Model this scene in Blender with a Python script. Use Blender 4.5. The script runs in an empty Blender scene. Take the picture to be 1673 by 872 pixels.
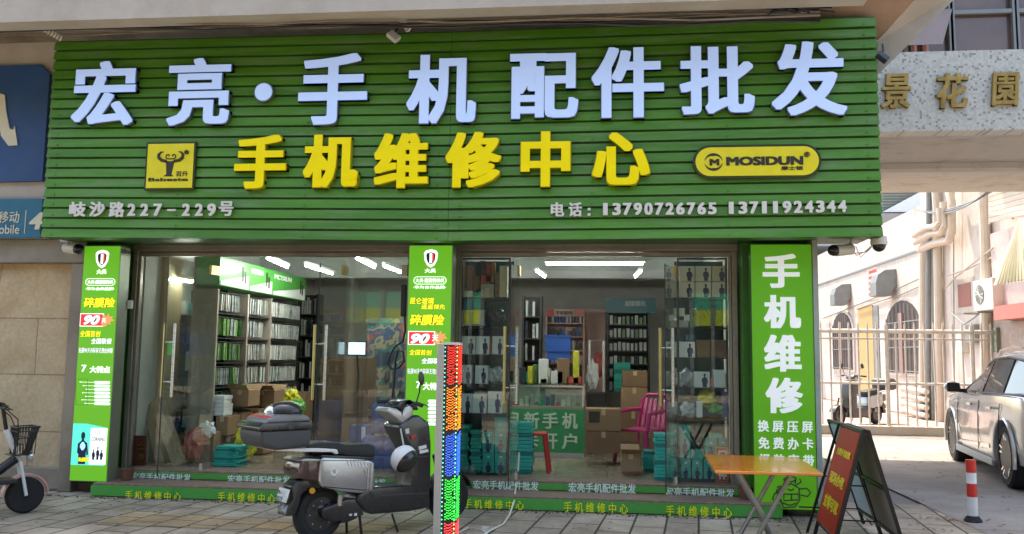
import bpy, bmesh, math, random
from mathutils import Vector, Matrix
random.seed(7)
R_ = math.radians
SC = bpy.context.scene
COL = SC.collection
# ---------------------------------------------------------------- camera
FPX, YAW, PITCH, ROLL, HC = 1400.0, R_(6.39), R_(6.0), R_(0.757), 1.55
_F = Vector((-math.sin(YAW)*math.cos(PITCH), math.cos(YAW)*math.cos(PITCH), math.sin(PITCH)))
_R0 = Vector((math.cos(YAW), math.sin(YAW), 0)); _U0 = _R0.cross(_F)
_R = math.cos(ROLL)*_R0 + math.sin(ROLL)*_U0
_U = -math.sin(ROLL)*_R0 + math.cos(ROLL)*_U0
def ray(px, py): return _F + _R*((px-836.5)/FPX) - _U*((py-436)/FPX)
_d = ray(760, 831); CAMY = -(HC/-_d.z)*_d.y
CAM = Vector((0, CAMY, HC))
cd = bpy.data.cameras.new('camera'); cam = bpy.data.objects.new('camera', cd); COL.objects.link(cam)
cam.matrix_world = Matrix((( _R.x,_U.x,-_F.x,CAM.x),(_R.y,_U.y,-_F.y,CAM.y),(_R.z,_U.z,-_F.z,CAM.z),(0,0,0,1)))
cd.sensor_width = 36; cd.lens = 36*FPX/1673; cd.clip_end = 500; cd.clip_start = .05
SC.camera = cam
# ---------------------------------------------------------------- light
SUNV = Vector((-0.20, 0.35, 1)).normalized()      # direction towards the sun
W = bpy.data.worlds.new('World'); SC.world = W; W.use_nodes = True
nt = W.node_tree; nt.nodes.clear()
sky = nt.nodes.new('ShaderNodeTexSky'); sky.sky_type = 'NISHITA'; sky.sun_disc = False
sky.sun_elevation = math.asin(SUNV.z); sky.sun_rotation = math.atan2(SUNV.x, SUNV.y)
sky.air_density = 1.0; sky.dust_density = 2.5; sky.ozone_density = 1.0
bg = nt.nodes.new('ShaderNodeBackground'); bg.inputs[1].default_value = 0.15
wo = nt.nodes.new('ShaderNodeOutputWorld')
nt.links.new(sky.outputs[0], bg.inputs[0]); nt.links.new(bg.outputs[0], wo.inputs[0])
sl = bpy.data.lights.new('sun', 'SUN'); sl.energy = 2.0; sl.angle = R_(0.6); sl.color = (1, .95, .87)
so = bpy.data.objects.new('sun', sl); COL.objects.link(so)
so.rotation_euler = (-SUNV).to_track_quat('-Z', 'Y').to_euler()
SC.view_settings.view_transform = 'Standard'; SC.view_settings.look = 'None'
SC.view_settings.exposure = 2.12; SC.view_settings.gamma = 1
try:
    SC.view_settings.use_white_balance = True; SC.view_settings.white_balance_temperature = 7300; SC.view_settings.white_balance_tint = 9
except Exception: pass
SC.render.engine = 'CYCLES'
SC.cycles.use_denoising = True; SC.cycles.max_bounces = 8; SC.cycles.transparent_max_bounces = 16
SC.cycles.sample_clamp_indirect = 6; SC.cycles.caustics_reflective = False; SC.cycles.caustics_refractive = False
# ---------------------------------------------------------------- placing
def P(px, py, Y):
    d = ray(px, py); return CAM + d*((Y-CAM.y)/d.y)
def G(px, py, z=0):
    d = ray(px, py); return CAM + d*((z-CAM.z)/d.z)
def PX(px, py, X):
    d = ray(px, py); return CAM + d*((X-CAM.x)/d.x)
def PL(px, py, o, n):
    d = ray(px, py); return CAM + d*((o-CAM).dot(n)/d.dot(n))
def CR(xc, d, z):                       # camera-relative ground position
    return Vector((CAM.x+xc*math.cos(YAW)-d*math.sin(YAW), CAM.y+xc*math.sin(YAW)+d*math.cos(YAW), z))
def RC(px0, py0, px1, py1, Y):          # pixel rect -> x0,x1,z0,z1 on plane Y
    mx, my = (px0+px1)/2, (py0+py1)/2
    return P(px0,my,Y).x, P(px1,my,Y).x, P(mx,py1,Y).z, P(mx,py0,Y).z
# ---------------------------------------------------------------- objects
def tag(o, label=None, cat=None, group=None, kind=None):
    if label: o['label'] = label
    if cat: o['category'] = cat
    if group: o['group'] = group
    if kind: o['kind'] = kind
    return o
def thing(name, label, cat, loc=(0,0,0), rz=0, group=None, kind=None):
    o = bpy.data.objects.new(name, None); o.empty_display_size = .1; COL.objects.link(o)
    o.location = Vector(loc); o.rotation_euler = (0,0,rz)
    return tag(o, label, cat, group, kind)
def link(name, me, mat, parent=None, local=False, smooth=False, label=None):
    me.name = name
    if mat: me.materials.clear(); me.materials.append(mat)
    o = bpy.data.objects.new(name, me)
    COL.objects.link(o)
    if parent:
        o.parent = parent
        if not local:
            off = Vector((0,0,0)); p = parent
            while p: off += Vector(p.location); p = p.parent
            me.transform(Matrix.Translation(-off))
    elif not local and len(me.vertices):
        xs=[v.co.x for v in me.vertices]; ys=[v.co.y for v in me.vertices]; zs=[v.co.z for v in me.vertices]
        c = Vector(((min(xs)+max(xs))/2,(min(ys)+max(ys))/2,min(zs)))
        me.transform(Matrix.Translation(-c)); o.location = c
    if smooth:
        me.polygons.foreach_set('use_smooth',[True]*len(me.polygons))
        try: me.set_sharp_from_angle(angle=R_(35))
        except Exception: pass
    if label: o['label'] = label
    return o
class MB:
    def __init__(s): s.bm = bmesh.new()
    def face(s, pts):
        vs=[s.bm.verts.new(p) for p in pts]
        try: return s.bm.faces.new(vs)
        except Exception: return None
    def box(s, x0,x1,y0,y1,z0,z1, rot=None, piv=None):
        if x0>x1:x0,x1=x1,x0
        if y0>y1:y0,y1=y1,y0
        if z0>z1:z0,z1=z1,z0
        c=[Vector((x,y,z)) for x in (x0,x1) for y in (y0,y1) for z in (z0,z1)]
        if rot is not None:
            pv = Vector(piv) if piv is not None else Vector(((x0+x1)/2,(y0+y1)/2,(z0+z1)/2))
            c=[pv+rot@(v-pv) for v in c]
        v=[s.bm.verts.new(p) for p in c]
        for f in ((0,1,3,2),(4,6,7,5),(0,4,5,1),(2,3,7,6),(0,2,6,4),(1,5,7,3)): s.bm.faces.new([v[i] for i in f])
        return s
    def slab(s, a, b, c, d, t):           # quad a,b,c,d thickened by vector t
        t=Vector(t); q=[Vector(p) for p in (a,b,c,d)]; q2=[p+t for p in q]
        v=[s.bm.verts.new(p) for p in q+q2]
        for f in ((3,2,1,0),(4,5,6,7),(0,1,5,4),(1,2,6,5),(2,3,7,6),(3,0,4,7)): s.bm.faces.new([v[i] for i in f])
        return s
    def beam(s, p0, p1, w, h, up=(0,0,1)):
        p0,p1=Vector(p0),Vector(p1); d=(p1-p0).normalized(); up=Vector(up)
        if abs(d.dot(up))>.98: up=Vector((0,1,0))
        sd=d.cross(up).normalized()*w/2; u=sd.cross(d).normalized()*h/2
        v=[s.bm.verts.new(p) for p in (p0-sd-u,p0+sd-u,p0+sd+u,p0-sd+u,p1-sd-u,p1+sd-u,p1+sd+u,p1-sd+u)]
        for f in ((3,2,1,0),(4,5,6,7),(0,1,5,4),(1,2,6,5),(2,3,7,6),(3,0,4,7)): s.bm.faces.new([v[i] for i in f])
        return s
    def tube(s, pts, r, seg=8, caps=True):
        pts=[Vector(p) for p in pts]; n=len(pts); rr=r if isinstance(r,(list,tuple)) else [r]*n
        rings=[]; prev=None
        for i,p in enumerate(pts):
            d=(pts[min(i+1,n-1)]-pts[max(i-1,0)]).normalized()
            if prev is None:
                a=Vector((0,0,1)) if abs(d.z)<.9 else Vector((1,0,0)); prev=d.cross(a).normalized()
            else:
                prev=(prev-d*prev.dot(d)).normalized()
            b=d.cross(prev)
            rings.append([s.bm.verts.new(p+(prev*math.cos(2*math.pi*k/seg)+b*math.sin(2*math.pi*k/seg))*rr[i]) for k in range(seg)])
        for a,b in zip(rings,rings[1:]):
            for k in range(seg): s.bm.faces.new((a[k],a[(k+1)%seg],b[(k+1)%seg],b[k]))
        if caps: s.bm.faces.new(rings[0][::-1]); s.bm.faces.new(rings[-1])
        return s
    def lathe(s, prof, o, axis=(0,0,1), seg=20):
        o=Vector(o); ax=Vector(axis).normalized(); a=Vector((0,0,1)) if abs(ax.z)<.9 else Vector((1,0,0))
        u=ax.cross(a).normalized(); w=ax.cross(u); rings=[]
        for r,h in prof:
            rings.append([s.bm.verts.new(o+ax*h+(u*math.cos(2*math.pi*k/seg)+w*math.sin(2*math.pi*k/seg))*max(r,1e-4)) for k in range(seg)])
        for A,B in zip(rings,rings[1:]):
            for k in range(seg): s.bm.faces.new((A[k],A[(k+1)%seg],B[(k+1)%seg],B[k]))
        s.bm.faces.new(rings[0][::-1]); s.bm.faces.new(rings[-1])
        return s
    def prism(s, poly, t, f=lambda a,b:(a,0,b)):    # poly of 2d pts, f maps to 3d, thickened by vector t
        t=Vector(t); A=[s.bm.verts.new(Vector(f(*p))) for p in poly]; B=[s.bm.verts.new(Vector(f(*p))+t) for p in poly]
        n=len(poly)
        s.bm.faces.new(A); s.bm.faces.new(B[::-1])
        for i in range(n): s.bm.faces.new((A[i],B[i],B[(i+1)%n],A[(i+1)%n]))
        return s
    def ball(s, c, r, sc=(1,1,1), sub=2):
        g=bmesh.ops.create_icosphere(s.bm, subdivisions=sub, radius=r)
        for v in g['verts']: v.co=Vector((v.co.x*sc[0],v.co.y*sc[1],v.co.z*sc[2]))+Vector(c)
        return s
    def bevel(s, w, seg=2, ang=40):
        bmesh.ops.recalc_face_normals(s.bm, faces=s.bm.faces)
        es=[e for e in s.bm.edges if len(e.link_faces)==2 and e.calc_face_angle(0)>R_(ang)]
        bmesh.ops.bevel(s.bm, geom=es, offset=w, segments=seg, profile=.6, affect='EDGES', clamp_overlap=True)
        return s
    def build(s, name, mat, parent=None, local=False, smooth=False, label=None):
        bmesh.ops.recalc_face_normals(s.bm, faces=s.bm.faces)
        me=bpy.data.meshes.new(name); s.bm.to_mesh(me); s.bm.free()
        return link(name, me, mat, parent, local, smooth, label)
# ---------------------------------------------------------------- writing
def glyphs(body, bold=.0, depth=.004, shear=0.0):
    c=bpy.data.curves.new('t','FONT'); c.body=body; c.shear=shear; c.resolution_u=3
    c.extrude=.5
    o=bpy.data.objects.new('t',c); COL.objects.link(o); bpy.context.view_layer.update()
    me=bpy.data.meshes.new_from_object(o.evaluated_get(bpy.context.evaluated_depsgraph_get()))
    bpy.data.objects.remove(o); bpy.data.curves.remove(c)
    if bold>0 and len(body)==1 and bold>=.03:      # every outline edge swept with a small square: heavier strokes with clean corners
        bm=bmesh.new(); bm.from_mesh(me); bmesh.ops.remove_doubles(bm,verts=bm.verts,dist=1e-5)
        segs=[(e.verts[0].co.copy(),e.verts[1].co.copy()) for e in bm.edges if abs(e.verts[0].co.z-.5)<1e-4 and abs(e.verts[1].co.z-.5)<1e-4 and any(abs(f.normal.z)<.5 for f in e.link_faces)]
        e_=bold*.95
        for k,(p,q) in enumerate(segs):
            pts=[(v.x+sx*e_,v.y+sy*e_*.55) for v in (p,q) for sx in (-1,1) for sy in (-1,1)]; pts=sorted(set((round(x,6),round(y,6)) for x,y in pts))
            def half(P_):
                h=[]
                for t in P_:
                    while len(h)>1 and (h[-1][0]-h[-2][0])*(t[1]-h[-2][1])-(h[-1][1]-h[-2][1])*(t[0]-h[-2][0])<=1e-9: h.pop()
                    h.append(t)
                return h[:-1]
            hull=half(pts)+half(pts[::-1]); n=len(hull); zt=.5-.0025*(k%60)-.001
            A=[bm.verts.new((x,y,zt)) for x,y in hull]; B=[bm.verts.new((x,y,-.5)) for x,y in hull]
            bm.faces.new(A)
            for i in range(n): bm.faces.new((A[i],B[i],B[(i+1)%n],A[(i+1)%n]))
        bm.to_mesh(me); bm.free()
    elif bold>0:                        # heavier strokes: the glyph spread sideways in small steps, each step a hair behind the last
        e=bold*.95; bm=bmesh.new()
        st=[(1,1),(-1,-1),(1,-1),(-1,1)] if len(body)>3 and bold<.03 else [(1,1),(-1,-1),(1,-1),(-1,1),(0,1),(1,0),(0,-1),(-1,0)]
        for k,(u,v) in enumerate(st):
            n0=len(bm.verts); bm.from_mesh(me); bm.verts.ensure_lookup_table()
            for w in bm.verts[n0:]: w.co.x+=u*e; w.co.y+=v*e*.7; w.co.z=(w.co.z+.5)*(1-.08*k)-.5
        bm.to_mesh(me); bm.free()
    return me
def writing(body, x0,x1,z0,z1, Y, mat, parent, name='lettering', bold=.02, depth=.004, shear=0.0, local=False, fn=None, label=None):
    """letters filling the rectangle x0..x1, z0..z1 on plane Y, standing 'depth' proud of it towards -Y"""
    if depth>=.002: depth=max(depth,.006)
    if depth>=.002 and len(body)==1: depth=max(depth,.012)
    me=glyphs(body,bold,depth,shear)
    xs=[v.co.x for v in me.vertices]; ys=[v.co.y for v in me.vertices]
    ax,bx,ay,by=min(xs),max(xs),min(ys),max(ys)
    for v in me.vertices:
        X=x0+(v.co.x-ax)/(bx-ax)*(x1-x0); Z=z0+(v.co.y-ay)/(by-ay)*(z1-z0); D=(v.co.z+.5)*depth
        v.co = Vector(fn(X,Z,D)) if fn else Vector((X,Y-D,Z))
    return link(name, me, mat, parent, local, label=label)
def wpx(body, px0,py0,px1,py1, Y, mat, parent, **k):
    x0,x1,z0,z1=RC(px0,py0,px1,py1,Y); return writing(body,x0,x1,z0,z1,Y,mat,parent,**k)
def bpx(px0,py0,px1,py1,Y,depth,name,mat,parent=None,mb=None,bev=0,label=None):   # box whose front face is the pixel rect on plane Y, going 'depth' back
    x0,x1,z0,z1=RC(px0,py0,px1,py1,Y); m=MB().box(x0,x1,Y,Y+depth,z0,z1)
    if bev: m.bevel(bev,1)
    return m.build(name,mat,parent,label=label)
# ---------------------------------------------------------------- materials
def mat(name, col, rough=.6, metal=0, var=.12, scale=6, bump=0, bscale=40, spec=.5, emit=None, es=0, dirt=None, dscale=2, damt=.5, coat=0, stretch=None):
    m=bpy.data.materials.new(name); m.use_nodes=True; n=m.node_tree; N=n.nodes; L=n.links
    b=N['Principled BSDF']; b.inputs['Roughness'].default_value=rough; b.inputs['Metallic'].default_value=metal
    b.inputs['Specular IOR Level'].default_value=spec
    if coat: b.inputs['Coat Weight'].default_value=coat; b.inputs['Coat Roughness'].default_value=.05
    tc=N.new('ShaderNodeTexCoord'); src=tc.outputs['Object']
    if stretch:
        mp=N.new('ShaderNodeMapping'); mp.inputs['Scale'].default_value=stretch; L.new(src,mp.inputs[0]); src=mp.outputs[0]
    c=(*col,1)
    out=None
    if var>0:
        no=N.new('ShaderNodeTexNoise'); no.inputs['Scale'].default_value=scale; no.inputs['Detail'].default_value=6; no.inputs['Roughness'].default_value=.6
        L.new(src,no.inputs['Vector'])
        r=N.new('ShaderNodeValToRGB'); r.color_ramp.elements[0].position=.3; r.color_ramp.elements[1].position=.72
        r.color_ramp.elements[0].color=(*[x*(1-var) for x in col],1); r.color_ramp.elements[1].color=(*[min(1,x*(1+var)) for x in col],1)
        L.new(no.outputs['Fac'],r.inputs[0]); out=r.outputs[0]
        mr=N.new('ShaderNodeMapRange'); mr.inputs['To Min'].default_value=max(0,rough-.08); mr.inputs['To Max'].default_value=min(1,rough+.1)
        L.new(no.outputs['Fac'],mr.inputs['Value']); L.new(mr.outputs[0],b.inputs['Roughness'])
    if dirt:
        nd=N.new('ShaderNodeTexNoise'); nd.inputs['Scale'].default_value=dscale; nd.inputs['Detail'].default_value=8; nd.inputs['Roughness'].default_value=.72
        L.new(src,nd.inputs['Vector'])
        rd=N.new('ShaderNodeValToRGB'); rd.color_ramp.elements[0].position=.48; rd.color_ramp.elements[1].position=.68
        rd.color_ramp.elements[0].color=(0,0,0,1); rd.color_ramp.elements[1].color=(damt,damt,damt,1)
        L.new(nd.outputs['Fac'],rd.inputs[0])
        mx=N.new('ShaderNodeMix'); mx.data_type='RGBA'; mx.inputs['B'].default_value=(*dirt,1); mx.inputs['A'].default_value=c
        if out: L.new(out,mx.inputs['A'])
        L.new(rd.outputs[0],mx.inputs['Factor']); out=mx.outputs['Result']
    if out: L.new(out,b.inputs['Base Color'])
    else: b.inputs['Base Color'].default_value=c
    if bump:
        nb=N.new('ShaderNodeTexNoise'); nb.inputs['Scale'].default_value=bscale; nb.inputs['Detail'].default_value=5
        L.new(src,nb.inputs['Vector'])
        bp=N.new('ShaderNodeBump'); bp.inputs['Strength'].default_value=bump; bp.inputs['Distance'].default_value=.01
        L.new(nb.outputs['Fac'],bp.inputs['Height']); L.new(bp.outputs[0],b.inputs['Normal'])
    if emit:
        b.inputs['Emission Color'].default_value=(*emit,1); b.inputs['Emission Strength'].default_value=es
    return m
def glass_mat(name, tint=(.9,.96,.92), rough=.0, extra=0.0):
    m=bpy.data.materials.new(name); m.use_nodes=True; n=m.node_tree; N=n.nodes; L=n.links; N.clear()
    o=N.new('ShaderNodeOutputMaterial'); t=N.new('ShaderNodeBsdfTransparent'); t.inputs[0].default_value=(*tint,1)
    g=N.new('ShaderNodeBsdfGlossy'); g.inputs['Roughness'].default_value=rough; g.inputs['Color'].default_value=(1,1,1,1)
    f=N.new('ShaderNodeFresnel'); gm=N.new('ShaderNodeNewGeometry'); io=N.new('ShaderNodeMapRange'); io.inputs['To Min'].default_value=1.5; io.inputs['To Max'].default_value=1/1.5
    L.new(gm.outputs['Backfacing'],io.inputs['Value']); L.new(io.outputs[0],f.inputs[0])   # a thin pane reflects alike on both faces
    tc=N.new('ShaderNodeTexCoord'); no=N.new('ShaderNodeTexNoise'); no.inputs['Scale'].default_value=1.6; no.inputs['Detail'].default_value=1
    bp=N.new('ShaderNodeBump'); bp.inputs['Strength'].default_value=.02; bp.inputs['Distance'].default_value=.02
    L.new(tc.outputs['Object'],no.inputs['Vector']); L.new(no.outputs['Fac'],bp.inputs['Height'])
    L.new(bp.outputs[0],g.inputs['Normal'])
    a=N.new('ShaderNodeMath'); a.operation='ADD'; a.use_clamp=True; a.inputs[1].default_value=extra
    L.new(f.outputs[0],a.inputs[0]); mx=N.new('ShaderNodeMixShader')
    L.new(a.outputs[0],mx.inputs[0]); L.new(t.outputs[0],mx.inputs[1]); L.new(g.outputs[0],mx.inputs[2]); L.new(mx.outputs[0],o.inputs[0])
    return m
def brick_mat(name, c1, c2, mortar, bw, bh, ms=.006, rot=0, rough=.7, offset=.5, stain=(.1,.08,.06), bump=.4, plane='xy', var=.3):
    m=bpy.data.materials.new(name); m.use_nodes=True; n=m.node_tree; N=n.nodes; L=n.links; b=N['Principled BSDF']
    g=N.new('ShaderNodeNewGeometry'); mp=N.new('ShaderNodeMapping'); L.new(g.outputs['Position'],mp.inputs[0])
    if plane=='xz': mp.inputs['Rotation'].default_value=(R_(90),0,0)
    elif plane=='yz': mp.inputs['Rotation'].default_value=(R_(90),0,R_(90))
    else: mp.inputs['Rotation'].default_value=(0,0,rot)
    t=N.new('ShaderNodeTexBrick'); t.inputs['Scale'].default_value=1; t.inputs['Brick Width'].default_value=bw; t.inputs['Row Height'].default_value=bh
    t.inputs['Mortar Size'].default_value=ms; t.inputs['Mortar Smooth'].default_value=.3; t.offset=offset
    t.inputs['Color1'].default_value=(*c1,1); t.inputs['Color2'].default_value=(*c2,1); t.inputs['Mortar'].default_value=(*mortar,1); t.inputs['Bias'].default_value=0
    if plane=='yz':
        sx=N.new('ShaderNodeSeparateXYZ'); cx=N.new('ShaderNodeCombineXYZ'); L.new(g.outputs['Position'],sx.inputs[0]); L.new(sx.outputs[1],cx.inputs[0]); L.new(sx.outputs[2],cx.inputs[1]); L.new(cx.outputs[0],t.inputs['Vector'])
    elif plane=='xz':
        sx=N.new('ShaderNodeSeparateXYZ'); cx=N.new('ShaderNodeCombineXYZ'); L.new(g.outputs['Position'],sx.inputs[0]); L.new(sx.outputs[0],cx.inputs[0]); L.new(sx.outputs[2],cx.inputs[1]); L.new(cx.outputs[0],t.inputs['Vector'])
    else: L.new(mp.outputs[0],t.inputs['Vector'])
    no=N.new('ShaderNodeTexNoise'); no.inputs['Scale'].default_value=1.3; no.inputs['Detail'].default_value=9; no.inputs['Roughness'].default_value=.7
    L.new(g.outputs['Position'],no.inputs['Vector'])
    r=N.new('ShaderNodeValToRGB'); r.color_ramp.elements[0].position=.35; r.color_ramp.elements[1].position=.7
    r.color_ramp.elements[0].color=(*stain,1); r.color_ramp.elements[1].color=(1,1,1,1)
    L.new(no.outputs['Fac'],r.inputs[0])
    mx=N.new('ShaderNodeMix'); mx.data_type='RGBA'; mx.blend_type='MULTIPLY'; mx.inputs['Factor'].default_value=var
    L.new(t.outputs['Color'],mx.inputs['A']); L.new(r.outputs[0],mx.inputs['B'])
    n2=N.new('ShaderNodeTexNoise'); n2.inputs['Scale'].default_value=25; n2.inputs['Detail'].default_value=6; L.new(g.outputs['Position'],n2.inputs['Vector'])
    r2=N.new('ShaderNodeMapRange'); r2.inputs['To Min'].default_value=.72; r2.inputs['To Max'].default_value=1.22; L.new(n2.outputs['Fac'],r2.inputs['Value'])
    m2=N.new('ShaderNodeMix'); m2.data_type='RGBA'; m2.blend_type='MULTIPLY'; m2.inputs['Factor'].default_value=1
    L.new(mx.outputs['Result'],m2.inputs['A']); L.new(r2.outputs[0],m2.inputs['B'])
    L.new(m2.outputs['Result'],b.inputs['Base Color'])
    b.inputs['Roughness'].default_value=rough
    ad=N.new('ShaderNodeMath'); ad.operation='MULTIPLY_ADD'; ad.inputs[1].default_value=.3; L.new(n2.outputs['Fac'],ad.inputs[0])
    iv=N.new('ShaderNodeMath'); iv.operation='SUBTRACT'; iv.inputs[0].default_value=1; L.new(t.outputs['Fac'],iv.inputs[1]); L.new(iv.outputs[0],ad.inputs[2])
    bp=N.new('ShaderNodeBump'); bp.inputs['Strength'].default_value=bump; bp.inputs['Distance'].default_value=.012; L.new(ad.outputs[0],bp.inputs['Height']); L.new(bp.outputs[0],b.inputs['Normal'])
    return m
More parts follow.
